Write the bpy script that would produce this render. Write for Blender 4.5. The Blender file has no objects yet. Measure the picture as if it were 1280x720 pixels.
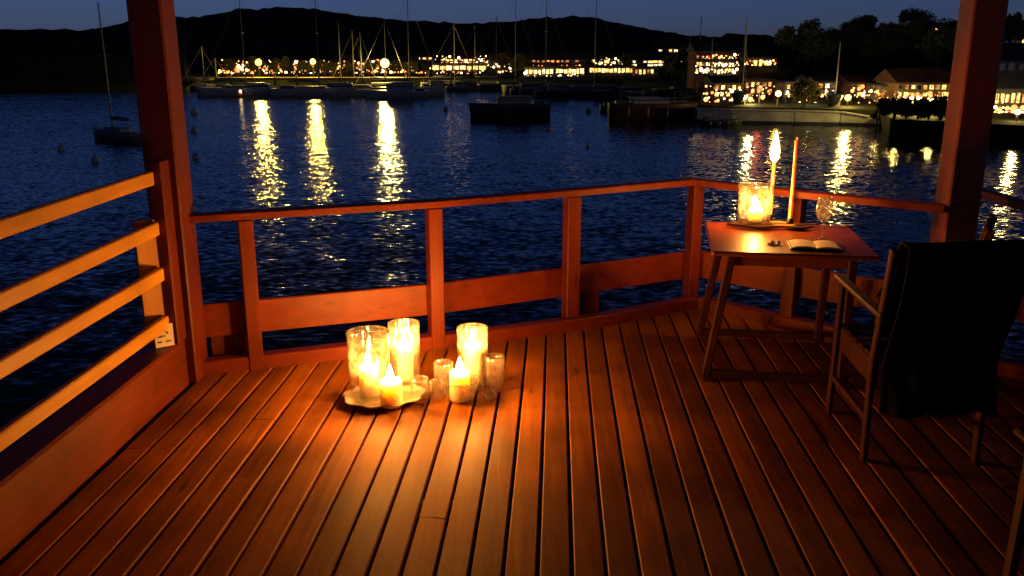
import bpy, math, random
from mathutils import noise as mn
from mathutils import Vector, Matrix
random.seed(7)
R = random.Random(11)
sc = bpy.context.scene
C = sc.collection
PI = math.pi
# ---------------------------------------------------------------- camera geometry (metres, deck at z=0)
F, PIT, H, SEA = 1112.0, math.radians(15.34), 1.74, -6.26
def ray(x, y):
    u = x-640; v = 360-y
    return (u, F*math.cos(PIT)+v*math.sin(PIT), -F*math.sin(PIT)+v*math.cos(PIT))
def at(x, y, z=0.0):
    d = ray(x, y); t = (z-H)/d[2]; return Vector((d[0]*t, d[1]*t, z))
def atY(x, y, Y):
    d = ray(x, y); t = Y/d[1]; return Vector((d[0]*t, Y, H+d[2]*t))

cam = bpy.data.cameras.new('camera'); co = bpy.data.objects.new('camera', cam); C.objects.link(co)
co.location = (0, 0, H); co.rotation_euler = (PI/2-PIT, 0, 0)
cam.sensor_width = 36; cam.lens = 36*F/1280; cam.clip_start = 0.05; cam.clip_end = 6000
sc.camera = co

# ---------------------------------------------------------------- materials
def new_mat(name):
    m = bpy.data.materials.new(name); m.use_nodes = True
    nt = m.node_tree; b = nt.nodes['Principled BSDF']
    return m, nt, b
def N(nt, t, **kw):
    n = nt.nodes.new(t)
    for k, v in kw.items():
        if hasattr(n, k): setattr(n, k, v)
        else: n.inputs[k].default_value = v
    return n
def L(nt, a, b): nt.links.new(a, b)
def rgba(c): return (c[0], c[1], c[2], 1)

def wood(name, col, col2, rough=0.45, axis=1, bump=0.25, island=True, grain=1.0, stain=0.35, spec=0.4):
    """axis = direction of the grain in object coordinates"""
    m, nt, b = new_mat(name)
    tc = N(nt, 'ShaderNodeTexCoord'); mp = N(nt, 'ShaderNodeMapping')
    s = [26*grain]*3; s[axis] = 1.1*grain; mp.inputs['Scale'].default_value = s
    L(nt, tc.outputs['Object'], mp.inputs['Vector'])
    geo = N(nt, 'ShaderNodeNewGeometry')
    vm = N(nt, 'ShaderNodeVectorMath', operation='MULTIPLY_ADD')
    if island:
        cmb = N(nt, 'ShaderNodeCombineXYZ')
        mul = N(nt, 'ShaderNodeMath', operation='MULTIPLY'); mul.inputs[1].default_value = 40
        L(nt, geo.outputs['Random Per Island'], mul.inputs[0])
        for i in range(3): L(nt, mul.outputs[0], cmb.inputs[i])
        add = N(nt, 'ShaderNodeVectorMath', operation='ADD')
        L(nt, mp.outputs[0], add.inputs[0]); L(nt, cmb.outputs[0], add.inputs[1])
        vec = add.outputs[0]
    else: vec = mp.outputs[0]
    n1 = N(nt, 'ShaderNodeTexNoise', Scale=1.0, Detail=6.0, Roughness=0.65, Distortion=0.6); L(nt, vec, n1.inputs['Vector'])
    n2 = N(nt, 'ShaderNodeTexNoise', Scale=2.3, Detail=4.0); L(nt, tc.outputs['Object'], n2.inputs['Vector'])
    cr = N(nt, 'ShaderNodeValToRGB'); cr.color_ramp.elements[0].position = 0.32; cr.color_ramp.elements[1].position = 0.68
    cr.color_ramp.elements[0].color = rgba(col2); cr.color_ramp.elements[1].color = rgba(col)
    L(nt, n1.outputs['Fac'], cr.inputs['Fac'])
    mr = N(nt, 'ShaderNodeMapRange'); mr.inputs['From Min'].default_value = .3; mr.inputs['From Max'].default_value = .7
    mr.inputs['To Min'].default_value = 1-stain; mr.inputs['To Max'].default_value = 1.1
    L(nt, n2.outputs['Fac'], mr.inputs['Value'])
    hs = N(nt, 'ShaderNodeMix', data_type='RGBA', blend_type='MULTIPLY'); hs.inputs['Factor'].default_value = 1
    L(nt, cr.outputs['Color'], hs.inputs['A']); L(nt, mr.outputs[0], hs.inputs['B'])
    out = hs.outputs['Result']
    if island:
        mr2 = N(nt, 'ShaderNodeMapRange'); mr2.inputs['To Min'].default_value = .72; mr2.inputs['To Max'].default_value = 1.2
        L(nt, geo.outputs['Random Per Island'], mr2.inputs['Value'])
        h2 = N(nt, 'ShaderNodeMix', data_type='RGBA', blend_type='MULTIPLY'); h2.inputs['Factor'].default_value = 1
        L(nt, out, h2.inputs['A']); L(nt, mr2.outputs[0], h2.inputs['B']); out = h2.outputs['Result']
    mk = N(nt, 'ShaderNodeMapping'); ks = [7.5]*3; ks[axis] = 1.35; mk.inputs['Scale'].default_value = ks; L(nt, tc.outputs['Object'], mk.inputs['Vector'])
    vo = N(nt, 'ShaderNodeTexVoronoi', Scale=1.0); L(nt, mk.outputs[0], vo.inputs['Vector'])
    kr = N(nt, 'ShaderNodeMapRange'); kr.inputs['From Min'].default_value = .035; kr.inputs['From Max'].default_value = .11; kr.inputs['To Min'].default_value = .42; kr.inputs['To Max'].default_value = 1; L(nt, vo.outputs['Distance'], kr.inputs['Value'])
    h3 = N(nt, 'ShaderNodeMix', data_type='RGBA', blend_type='MULTIPLY'); h3.inputs['Factor'].default_value = 1; L(nt, out, h3.inputs['A']); L(nt, kr.outputs[0], h3.inputs['B']); out = h3.outputs['Result']
    L(nt, out, b.inputs['Base Color'])
    rr = N(nt, 'ShaderNodeMapRange'); rr.inputs['To Min'].default_value = rough-.1; rr.inputs['To Max'].default_value = rough+.2
    L(nt, n2.outputs['Fac'], rr.inputs['Value']); L(nt, rr.outputs[0], b.inputs['Roughness'])
    b.inputs['Specular IOR Level'].default_value = spec
    bp = N(nt, 'ShaderNodeBump', Strength=bump, Distance=0.004); L(nt, n1.outputs['Fac'], bp.inputs['Height']); L(nt, bp.outputs[0], b.inputs['Normal'])
    return m

def plain(name, col, rough=0.6, metal=0.0, noise=0.15, scale=3.0, spec=0.4):
    m, nt, b = new_mat(name)
    tc = N(nt, 'ShaderNodeTexCoord')
    n = N(nt, 'ShaderNodeTexNoise', Scale=scale, Detail=5.0); L(nt, tc.outputs['Object'], n.inputs['Vector'])
    mr = N(nt, 'ShaderNodeMapRange'); mr.inputs['From Min'].default_value = .3; mr.inputs['From Max'].default_value = .7
    mr.inputs['To Min'].default_value = 1-noise; mr.inputs['To Max'].default_value = 1+noise
    L(nt, n.outputs['Fac'], mr.inputs['Value'])
    mx = N(nt, 'ShaderNodeMix', data_type='RGBA', blend_type='MULTIPLY'); mx.inputs['Factor'].default_value = 1
    mx.inputs['A'].default_value = rgba(col); L(nt, mr.outputs[0], mx.inputs['B'])
    L(nt, mx.outputs['Result'], b.inputs['Base Color'])
    b.inputs['Roughness'].default_value = rough; b.inputs['Metallic'].default_value = metal
    b.inputs['Specular IOR Level'].default_value = spec
    return m

def emit(name, col, s, see_through=False, nee=False):
    m = bpy.data.materials.new(name); m.use_nodes = True; nt = m.node_tree; nt.nodes.clear()
    o = N(nt, 'ShaderNodeOutputMaterial'); e = N(nt, 'ShaderNodeEmission'); e.inputs['Color'].default_value = rgba(col); e.inputs['Strength'].default_value = s
    if see_through:
        t = N(nt, 'ShaderNodeBsdfTransparent'); a = N(nt, 'ShaderNodeAddShader')
        L(nt, t.outputs[0], a.inputs[0]); L(nt, e.outputs[0], a.inputs[1]); L(nt, a.outputs[0], o.inputs['Surface'])
    else: L(nt, e.outputs[0], o.inputs['Surface'])
    if not nee: m.cycles.emission_sampling = 'NONE'
    return m

def window_mat(name, col, s):
    """a lit room behind uneven curtains: brightness varies over the pane"""
    m = bpy.data.materials.new(name); m.use_nodes = True; nt = m.node_tree; nt.nodes.clear()
    o = N(nt, 'ShaderNodeOutputMaterial'); e = N(nt, 'ShaderNodeEmission'); tc = N(nt, 'ShaderNodeTexCoord')
    n = N(nt, 'ShaderNodeTexNoise', Scale=2.6, Detail=3.0); L(nt, tc.outputs['Object'], n.inputs['Vector'])
    mr = N(nt, 'ShaderNodeMapRange'); mr.inputs['From Min'].default_value = .35; mr.inputs['From Max'].default_value = .65
    mr.inputs['To Min'].default_value = s*.02; mr.inputs['To Max'].default_value = s*1.9
    L(nt, n.outputs['Fac'], mr.inputs['Value']); L(nt, mr.outputs[0], e.inputs['Strength'])
    e.inputs['Color'].default_value = rgba(col); L(nt, e.outputs[0], o.inputs['Surface'])
    m.cycles.emission_sampling = 'NONE'
    return m

def thin_glass(name, milky=0.06, tint=(1, 1, 1), rough=0.03, wav=0.0):
    m = bpy.data.materials.new(name); m.use_nodes = True; nt = m.node_tree; nt.nodes.clear()
    o = N(nt, 'ShaderNodeOutputMaterial'); t = N(nt, 'ShaderNodeBsdfTransparent'); t.inputs[0].default_value = rgba([.95*c for c in tint])
    g = N(nt, 'ShaderNodeBsdfGlossy', Roughness=rough); tr = N(nt, 'ShaderNodeBsdfTranslucent'); tr.inputs[0].default_value = (.9, .9, .88, 1)
    df = N(nt, 'ShaderNodeBsdfDiffuse'); df.inputs[0].default_value = (.8, .8, .78, 1)
    ad = N(nt, 'ShaderNodeMixShader'); ad.inputs[0].default_value = .35
    L(nt, tr.outputs[0], ad.inputs[1]); L(nt, df.outputs[0], ad.inputs[2])
    m1 = N(nt, 'ShaderNodeMixShader')
    tc = N(nt, 'ShaderNodeTexCoord'); n = N(nt, 'ShaderNodeTexNoise', Scale=28.0, Detail=3.0); L(nt, tc.outputs['Object'], n.inputs['Vector'])
    mr = N(nt, 'ShaderNodeMapRange'); mr.inputs['From Min'].default_value = .4; mr.inputs['From Max'].default_value = .75
    mr.inputs['To Min'].default_value = milky*.3; mr.inputs['To Max'].default_value = milky*1.9
    L(nt, n.outputs['Fac'], mr.inputs['Value']); L(nt, mr.outputs[0], m1.inputs[0])
    L(nt, t.outputs[0], m1.inputs[1]); L(nt, ad.outputs[0], m1.inputs[2])
    m2 = N(nt, 'ShaderNodeMixShader')
    bp = N(nt, 'ShaderNodeBump', Strength=wav, Distance=.01)
    n3 = N(nt, 'ShaderNodeTexNoise', Scale=14.0, Detail=2.0); L(nt, tc.outputs['Object'], n3.inputs['Vector']); L(nt, n3.outputs['Fac'], bp.inputs['Height'])
    L(nt, bp.outputs[0], g.inputs['Normal'])
    ge = N(nt, 'ShaderNodeNewGeometry'); dt = N(nt, 'ShaderNodeVectorMath', operation='DOT_PRODUCT'); L(nt, bp.outputs[0], dt.inputs[0]); L(nt, ge.outputs['Incoming'], dt.inputs[1])
    ab = N(nt, 'ShaderNodeMath', operation='ABSOLUTE'); L(nt, dt.outputs['Value'], ab.inputs[0])
    sb = N(nt, 'ShaderNodeMath', operation='SUBTRACT', use_clamp=True); sb.inputs[0].default_value = 1; L(nt, ab.outputs[0], sb.inputs[1])
    pw = N(nt, 'ShaderNodeMath', operation='POWER'); L(nt, sb.outputs[0], pw.inputs[0]); pw.inputs[1].default_value = 2.6
    ma = N(nt, 'ShaderNodeMath', operation='MULTIPLY_ADD'); L(nt, pw.outputs[0], ma.inputs[0]); ma.inputs[1].default_value = .95; ma.inputs[2].default_value = .06
    L(nt, ma.outputs[0], m2.inputs[0]); L(nt, m1.outputs[0], m2.inputs[1]); L(nt, g.outputs[0], m2.inputs[2])
    L(nt, m2.outputs[0], o.inputs['Surface'])
    return m

FLAME = (1.0, 0.34, 0.045)
M = {}
M['deck'] = wood('deck_wood', (.47, .160, .010), (.28, .082, .005), rough=.58, axis=1, bump=.3, stain=.5, spec=.2)
M['red'] = wood('red_stained_wood', (.23, .034, .002), (.15, .020, .001), rough=.45, axis=2, island=True)
M['redx'] = wood('red_stained_wood_long', (.23, .034, .002), (.15, .020, .001), rough=.45, axis=0)
M['redy'] = wood('red_stained_wood_side', (.26, .046, .004), (.17, .028, .003), rough=.45, axis=1)
M['pine'] = wood('pale_pine', (.85, .46, .04), (.68, .34, .025), rough=.45, axis=1, stain=.2)
M['pinez'] = wood('pale_pine_upright', (.70, .36, .08), (.55, .26, .05), rough=.5, axis=2, stain=.2)
M['table'] = wood('table_wood', (.34, .080, .010), (.22, .045, .005), rough=.34, axis=0, bump=.1, spec=.3)
M['chair'] = wood('chair_wood', (.10, .024, .004), (.06, .014, .002), rough=.55, axis=2, spec=.25)
M['driftwood'] = wood('driftwood', (.45, .28, .13), (.28, .15, .06), rough=.6, axis=0, bump=.6)
M['black_fabric'] = plain('black_fabric', (.014, .012, .012), .95, scale=60, spec=.1)
M['dark_metal'] = plain('dark_metal', (.03, .028, .026), .4, .8)
M['paper'] = plain('paper', (.85, .80, .70), .7, noise=.05)
M['ink'] = plain('ink', (.05, .02, .015), .8)
M['cover'] = plain('book_cover', (.012, .011, .012), .5)
M['ceramic'] = plain('ceramic', (.75, .68, .55), .35, noise=.1, scale=20)
M['glass'] = thin_glass('clear_glass', .05, wav=.3)
M['glass_fluted'] = thin_glass('fluted_glass', .08, wav=.4)
M['wine_glass'] = thin_glass('wine_glass', .16)
m, nt, b = new_mat('wax'); b.inputs['Base Color'].default_value = (.93, .83, .62, 1); b.inputs['Roughness'].default_value = .45
b.inputs['Subsurface Weight'].default_value = 1; b.inputs['Subsurface Radius'].default_value = (1, .88, .7); b.inputs['Subsurface Scale'].default_value = .045
M['wax'] = m
m, nt, b = new_mat('taper_wax'); b.inputs['Base Color'].default_value = (.9, .70, .45, 1); b.inputs['Roughness'].default_value = .4
b.inputs['Subsurface Weight'].default_value = 1; b.inputs['Subsurface Radius'].default_value = (1, .4, .12); b.inputs['Subsurface Scale'].default_value = .03
M['taper'] = m
M['wick'] = plain('wick', (.03, .02, .015), .9)
M['flame'] = emit('flame', (1.0, .62, .24), 26, True)
M['ember'] = emit('glowing_wick', (1.0, .10, .04), 5)
M['hull_white'] = plain('hull_white', (.40, .40, .39), .35, noise=.08, scale=.6)
M['hull_grey'] = plain('hull_grey', (.13, .13, .14), .45, noise=.15, scale=.6)
M['hull_dark'] = plain('hull_dark', (.025, .028, .035), .45, noise=.2, scale=.6)
M['hull_red'] = plain('hull_red', (.07, .022, .015), .5, noise=.2, scale=.6)
M['cabin'] = plain('cabin_paint', (.28, .28, .28), .5, noise=.1)
M['darkglass'] = plain('dark_glass', (.01, .012, .015), .1, spec=.6)
M['mast'] = plain('mast_alloy', (.17, .16, .15), .45, .2, noise=.1)
M['sail'] = plain('sail_cover', (.10, .13, .22), .8)
M['buoy'] = plain('buoy_paint', (.45, .42, .38), .5, scale=9)
M['buoy_orange'] = plain('buoy_orange', (.55, .18, .06), .5, scale=9)
M['quay'] = plain('quay_concrete', (.36, .34, .31), .85, noise=.3, scale=.7)
M['pier'] = wood('pier_timber', (.36, .26, .17), (.22, .15, .10), rough=.7, axis=0)
M['bark'] = plain('bark', (.06, .045, .03), .9, noise=.4)
M['leaf'] = plain('leaf', (.05, .075, .03), .7, noise=.5, scale=1.5)
M['leaf2'] = plain('leaf_olive_lightened', (.12, .11, .035), .7, noise=.5, scale=1.5)  # olive leaf, lightened so foliage by the far lamps reads as their glow
M['iron'] = plain('lamp_iron', (.06, .06, .06), .5, .5)
M['umb'] = plain('parasol_cloth', (.55, .50, .40), .8)
M['carpaint'] = plain('car_paint', (.25, .26, .28), .3, .3)
for k, c in dict(w_cream=(.28, .24, .18), w_white=(.34, .33, .30), w_ochre=(.28, .18, .09), w_grey=(.18, .18, .18), w_brick=(.20, .09, .06), w_blue=(.24, .28, .33)).items():
    M[k] = plain('wall_'+k[2:], c, .85, noise=.15, scale=.8)
for k, c in dict(r_tile=(.07, .03, .02), r_slate=(.04, .042, .048), r_tin=(.10, .10, .105)).items():
    M[k] = plain('roof_'+k[2:], c, .75, noise=.25, scale=1.5)
WC = dict(amber=((1, .42, .10), 2.8), orange=((1, .27, .05), 1.9), gold=((1, .52, .12), 2.6), white=((1, .64, .19), 3.4), red=((1, .08, .02), 2.2), dim=((1, .38, .10), .6), pale=((1, .78, .42), 1.8))
for k, (c, s) in WC.items(): M['win_'+k] = window_mat('lit_window_'+k, c, s)
M['bulb'] = emit('bulb_amber', (1, .48, .13), 3.2); M['bulb_gold'] = emit('bulb_gold', (1, .66, .25), 9); M['bulb_white'] = emit('bulb_white', (1, .80, .50), 6); M['bulb_dim'] = emit('bulb_dim', (1, .35, .08), .9); M['bulb_red'] = emit('bulb_red', (1, .2, .05), 4)

# ---------------------------------------------------------------- mesh building
class MB:
    def __init__(s): s.v = []; s.f = []
    def add(s, vs, fs):
        b = len(s.v); s.v += [Vector(x) for x in vs]; s.f += [[b+i for i in f] for f in fs]; return s
    def box(s, c, d, rz=0, tilt=None, bev=0.0):
        hx, hy, hz = d[0]/2, d[1]/2, d[2]/2
        mt = Matrix.Translation(c) @ Matrix.Rotation(rz, 4, 'Z')
        if tilt: mt = mt @ tilt
        if bev <= 0:
            vs = [mt @ Vector((x, y, z)) for z in (-hz, hz) for y in (-hy, hy) for x in (-hx, hx)]
            return s.add(vs, [(0, 2, 3, 1), (4, 5, 7, 6), (0, 1, 5, 4), (2, 6, 7, 3), (0, 4, 6, 2), (1, 3, 7, 5)])
        b = min(bev, hx*.9, hy*.9, hz*.9); idx = {}; vs = []
        for sx in (-1, 1):
            for sy in (-1, 1):
                for sz in (-1, 1):
                    for ax in range(3):
                        p = [sx*(hx-b), sy*(hy-b), sz*(hz-b)]
                        p[ax] = (sx*hx, sy*hy, sz*hz)[ax]
                        idx[(sx, sy, sz, ax)] = len(vs); vs.append(mt @ Vector(p))
        fs = []
        for ax in range(3):
            a1, a2 = (ax+1) % 3, (ax+2) % 3
            for sg in (-1, 1):
                q = []
                for (p1, p2) in ((-1, -1), (1, -1), (1, 1), (-1, 1)):
                    k = [0, 0, 0]; k[ax] = sg; k[a1] = p1; k[a2] = p2; q.append(idx[(k[0], k[1], k[2], ax)])
                fs.append(q if sg > 0 else q[::-1])
        for ax in range(3):                       # edges parallel to ax
            a1, a2 = (ax+1) % 3, (ax+2) % 3
            for s1 in (-1, 1):
                for s2 in (-1, 1):
                    k0 = [0]*3; k0[a1] = s1; k0[a2] = s2; k1 = list(k0); k0[ax] = -1; k1[ax] = 1
                    q = [idx[(*k0, a1)], idx[(*k1, a1)], idx[(*k1, a2)], idx[(*k0, a2)]]
                    fs.append(q if s1*s2 < 0 else q[::-1])
        for sx in (-1, 1):
            for sy in (-1, 1):
                for sz in (-1, 1):
                    q = [idx[(sx, sy, sz, a)] for a in range(3)]; fs.append(q if sx*sy*sz > 0 else q[::-1])
        return s.add(vs, fs)
    def beam(s, a, b, w, h, bev=0.004, up=(0, 0, 1)):
        """bar from a to b, h = size along up, w across"""
        a = Vector(a); b = Vector(b); d = b-a; n = d.length; x = d.normalized(); u = Vector(up)
        y = u.cross(x); 
        if y.length < 1e-4: y = Vector((0, 1, 0)).cross(x)
        y.normalize(); z = x.cross(y)
        mt = Matrix((x, y, z)).transposed().to_4x4()
        return s.box((a+b)/2, (n, w, h), 0, mt, bev)
    def tube(s, pts, rad, n=10, cap=True):
        pts = [Vector(p) for p in pts]; rad = rad if isinstance(rad, (list, tuple)) else [rad]*len(pts)
        rings = []; prev = None
        for i, p in enumerate(pts):
            d = (pts[min(i+1, len(pts)-1)]-pts[max(i-1, 0)]).normalized()
            a = Vector((0, 0, 1)) if abs(d.z) < .9 else Vector((1, 0, 0))
            x = d.cross(a).normalized() if prev is None else (prev-d*prev.dot(d)).normalized()
            prev = x; y = d.cross(x)
            rings.append([p+(x*math.cos(2*PI*k/n)+y*math.sin(2*PI*k/n))*rad[i] for k in range(n)])
        vs = [q for r in rings for q in r]; fs = []
        for i in range(len(rings)-1):
            for k in range(n):
                k2 = (k+1) % n; fs.append((i*n+k, i*n+k2, (i+1)*n+k2, (i+1)*n+k))
        if cap: fs.append(tuple(range(n))[::-1]); fs.append(tuple(range((len(rings)-1)*n, len(rings)*n)))
        return s.add(vs, fs)
    def lathe(s, prof, n=32, c=(0, 0, 0), flute=0, amp=0.0, lobe=0, lamp=0.0, ph=0.0, closed=False):
        vs = []; fs = []
        for (r, z) in prof:
            for k in range(n):
                a = 2*PI*k/n; rr = r*(1+amp*math.cos(flute*a)+lamp*math.cos(lobe*a+ph))
                vs.append(Vector((c[0]+rr*math.cos(a), c[1]+rr*math.sin(a), c[2]+z)))
        m = len(prof)
        for i in range(m-1):
            for k in range(n):
                k2 = (k+1) % n; fs.append((i*n+k, i*n+k2, (i+1)*n+k2, (i+1)*n+k))
        if closed: fs.append(tuple(range(n))[::-1]); fs.append(tuple(range((m-1)*n, m*n)))
        return s.add(vs, fs)
    def ball(s, c, r, n=12, sz=1.0):
        m = max(5, n//2); prof = [(max(1e-4, r*math.sin(PI*i/m)), -r*sz*math.cos(PI*i/m)) for i in range(m+1)]
        return s.lathe(prof, n, c)
    def build(s, name, mat, parent=None, smooth=False, loc=None):
        me = bpy.data.meshes.new(name); me.from_pydata([tuple(v) for v in s.v], [], s.f); me.update()
        me.materials.append(mat)
        if smooth: 
            for p in me.polygons: p.use_smooth = True
        o = bpy.data.objects.new(name, me); C.objects.link(o)
        if parent is not None:
            o.parent = parent
            o.matrix_parent_inverse = Matrix.Identity(4)
        if loc is not None: o.location = loc
        return o

def tag(o, label, cat, group=None, kind=None):
    if kind: o['kind'] = kind
    if label: o['label'] = label
    if cat: o['category'] = cat
    if group: o['group'] = group
    return o
def thing(name, label, cat, loc=(0, 0, 0), rz=0, group=None):
    o = bpy.data.objects.new(name, None); C.objects.link(o); o.location = loc; o.rotation_euler = (0, 0, rz); o.empty_display_size = .1
    return tag(o, label, cat, group)
def point(name, loc, power, col, r, parent=None):
    l = bpy.data.lights.new(name, 'POINT'); l.energy = power; l.color = col; l.shadow_soft_size = r
    o = bpy.data.objects.new(name, l); C.objects.link(o); o.location = loc
    if parent: o.parent = parent
    return o
def structure(o): o['kind'] = 'structure'; return o

# ---------------------------------------------------------------- deck
TH = math.radians(2.8); ca, sa = math.cos(TH), math.sin(TH)
def D(a, b, z=0.0): return Vector((a*ca+b*sa, -a*sa+b*ca, z))          # a across the boards, b along them
def Dinv(p): return (p[0]*ca-p[1]*sa, p[0]*sa+p[1]*ca)
EDGE = [(-2.4, 4.28), (-1.669, 4.547), (-0.973, 4.80), (0.0, 5.15), (.62, 5.42), (1.27, 5.82), (1.76, 5.32), (2.36, 4.80), (3.6, 3.72), (5.2, 2.3)]
EDAB = [Dinv(p) for p in EDGE]
def edge_b(a):
    for (a0, b0), (a1, b1) in zip(EDAB, EDAB[1:]):
        if a0 <= a <= a1: return b0+(b1-b0)*(a-a0)/(a1-a0)
    return EDAB[-1][1] if a > EDAB[-1][0] else EDAB[0][1]
PITCH, GAP = .1165, .0125
mb = MB(); a = -1.90; k = 0
while a < 4.6:
    a0, a1 = a, a+PITCH-GAP
    eb0, eb1 = edge_b(a0)+.03, edge_b(a1)+.03
    b_start = -1.6
    cuts = []
    rr = random.Random(k*17+3)
    bb = b_start+rr.uniform(.6, 3.0)
    while bb < 5.6:
        cuts.append(bb); bb += rr.uniform(3.0, 4.8)
    if k == 12: cuts = [3.02]
    elif 6 < k < 26: cuts = [c for c in cuts if c < 1.9]
    segs = [b_start]+[c for c in cuts if c < min(eb0, eb1)-.4]+[None]
    for i in range(len(segs)-1):
        s0 = segs[i]+(.0015 if i else 0); s1 = segs[i+1]-.0015 if segs[i+1] is not None else None
        tz = rr.uniform(-.0012, .0012); tl = rr.uniform(-.0016, .0016)+(.003 if k == 12 and i == 0 else 0); bev = .004; n = 14
        jl, jr = rr.uniform(-.0012, .0012), rr.uniform(-.0012, .0012)
        vs = []; fs = []
        for j in range(n+1):
            t = j/n
            w = .0012*math.sin(t*7+k); x0 = a0+w+jl; x1 = a1+w+jr
            y0 = s0+((s1 if s1 is not None else eb0)-s0)*t; y1 = s0+((s1 if s1 is not None else eb1)-s0)*t
            zc = tz+.0015*math.sin(t*5+k*2)
            for (x, y, z) in ((x0, y0, -.03), (x0, y0, -bev+tl), (x0+bev, y0, tl+0.0), ((x0+x1)/2, (y0+y1)/2, .0006), (x1-bev, y1, -tl), (x1, y1, -bev-tl), (x1, y1, -.03)):
                vs.append(D(x, y, z+zc))
        for j in range(n):
            for q in range(6):
                fs.append((j*7+q, j*7+q+1, (j+1)*7+q+1, (j+1)*7+q))
            fs.append((j*7+6, j*7, (j+1)*7, (j+1)*7+6))
        fs.append(tuple(range(7))[::-1]); fs.append(tuple(range(n*7, n*7+7)))
        mb.add([(v.x, v.y, v.z) for v in vs], [f[::-1] for f in fs])
    a += PITCH; k += 1
nf0 = len(mb.f); rs_ = random.Random(3); a = -1.90
while a < 4.6:
    for q in range(15):
        bq = -1.3+.45*q
        if bq > edge_b(a+.05)-.1 or bq < -.4: continue
        for dx in (.022, PITCH-GAP-.022):
            c = D(a+dx+rs_.uniform(-.003, .003), bq+rs_.uniform(-.006, .006), .0026); rr = .0034
            mb.add([(c.x+rr*math.cos(t*PI/3), c.y+rr*math.sin(t*PI/3), c.z) for t in range(6)], [tuple(range(6))])
    a += PITCH
deck = structure(mb.build('deck', M['deck'])); deck.data.materials.append(plain('screw_heads', (.03, .02, .015), .5, .6))
for p_ in deck.data.polygons[nf0:]: p_.material_index = 1
for i, b0 in enumerate([-1.3, -.4, .5, 1.4, 2.3, 3.2, 4.1]):
    j = MB(); j.beam(D(-1.95, b0, -.13), D(4.5 if b0 < 2 else 3.6-(b0-2)*.6, b0, -.13), .045, .19)
    structure(j.build('joist', M['redx']))
# underside beam carrying the railing edge
# ---------------------------------------------------------------- front railing
fr = thing('deck_railing', 'red stained timber railing around the far edge of the deck above the harbour', 'railing')
KI = [Vector((x, y, 0)) for x, y in EDGE]
def off(poly, d):
    out = []
    for i, p in enumerate(poly):
        t = (poly[min(i+1, len(poly)-1)]-poly[max(i-1, 0)]).normalized(); nrm = Vector((-t.y, t.x, 0))
        out.append(p+nrm*d)
    return out
def band(name, poly, d0, d1, z0, z1, mat, bev=.006):
    """a plank that follows poly, between offsets d0..d1 and heights z0..z1, mitred at the bends"""
    A, B = off(poly, d0), off(poly, d1); mb = MB(); n = len(poly); vs = []
    for p, q in zip(A, B):
        e = (q-p).normalized()*bev
        for v, z in ((p, z0), (p, z1-bev), (p+e, z1), (q-e, z1), (q, z1-bev), (q, z0)): vs.append((v.x, v.y, z))
    fs = []
    for i in range(n-1):
        for k in range(6): fs.append((i*6+k, (i+1)*6+k, (i+1)*6+(k+1) % 6, i*6+(k+1) % 6))
    fs += [tuple(range(6)), tuple(range((n-1)*6, n*6))[::-1]]
    mb.add(vs, [f[::-1] for f in fs])
    return mb.build(name, mat, fr)
mainp = [KI[1]+(KI[1]-KI[2])*.12]+KI[1:6]
band('kerb', mainp, 0, .085, -.16, .075, M['redx'])
P = [(-1.427, 4.675), (-.448, 5.025), (.371, 5.425), (1.222, 5.875)]
pl = [Vector((p[0], p[1], 0)) for p in P]
start = pl[0]+(pl[0]-pl[1]).normalized()*.33
hp = [start]+pl
band('handrail', hp, -.04, .05, .842, .882, M['redx'])
band('mid_board', [start+(start-pl[0])*.0]+pl, .055, .085, .185, .372, M['redx'])
for (x, y), (w, d) in zip(P, ((.078, .09), (.082, .09), (.088, .09), (.075, .09))):
    ang = .36; b = MB(); b.box((x, y, .38), (w, d, .92), ang, None, .005); b.build('post', M['red'], fr)
b = MB(); b.box((.50, 5.62, .05), (.11, .10, .30), .45, None, .004); b.build('post_stub', M['red'], fr)
b = MB(); b.box((-1.59, 4.75, .10), (.20, .05, .22), .36, None, .004); b.build('bracket', M['red'], fr)
# right-hand run, from the far corner towards the right roof post
RC = [Vector((1.222, 5.875, 0)), Vector((1.76, 5.38, 0)), Vector((2.415, 4.895, 0))]
fr2 = thing('deck_railing', 'red stained railing run from the far corner to the right roof post, behind the table', 'railing')
fr_keep = fr; fr = fr2
band('kerb', [KI[5], KI[6], KI[7], KI[8], KI[9]], 0, .085, -.16, .075, M['redx'])
band('handrail', RC, -.045, .045, .838, .878, M['redx'])
band('mid_board', RC, .05, .08, .20, .385, M['redx'])
for (x, y) in ((1.76, 5.42),): 
    b = MB(); b.box((x, y, .38), (.085, .085, .92), -.76, None, .005); b.build('post', M['red'], fr2)
fr = fr_keep
# railing of the steps beyond the right post
rs = thing('stair_railing', 'short red railing of the steps seen to the right of the right roof post', 'railing')
b = MB(); b.beam((2.82, 5.75, .87), (2.885, 4.55, .87), .085, .045); b.build('handrail', M['redx'], rs)
b = MB(); b.beam((2.86, 5.75, .30), (2.925, 4.55, .30), .03, .18); b.build('mid_board', M['redx'], rs)
for t in (.03, .97):
    p = Vector((2.82, 5.75, 0)).lerp(Vector((2.885, 4.55, 0)), t); b = MB(); b.box((p.x, p.y, -.20), (.075, .075, 2.06), -.05, None, .005); b.build('post', M['red'], rs)
b = MB(); b.beam((2.86, 5.75, -.15), (2.925, 4.55, -.15), .06, .2); b.build('kerb', M['redx'], rs)

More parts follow.
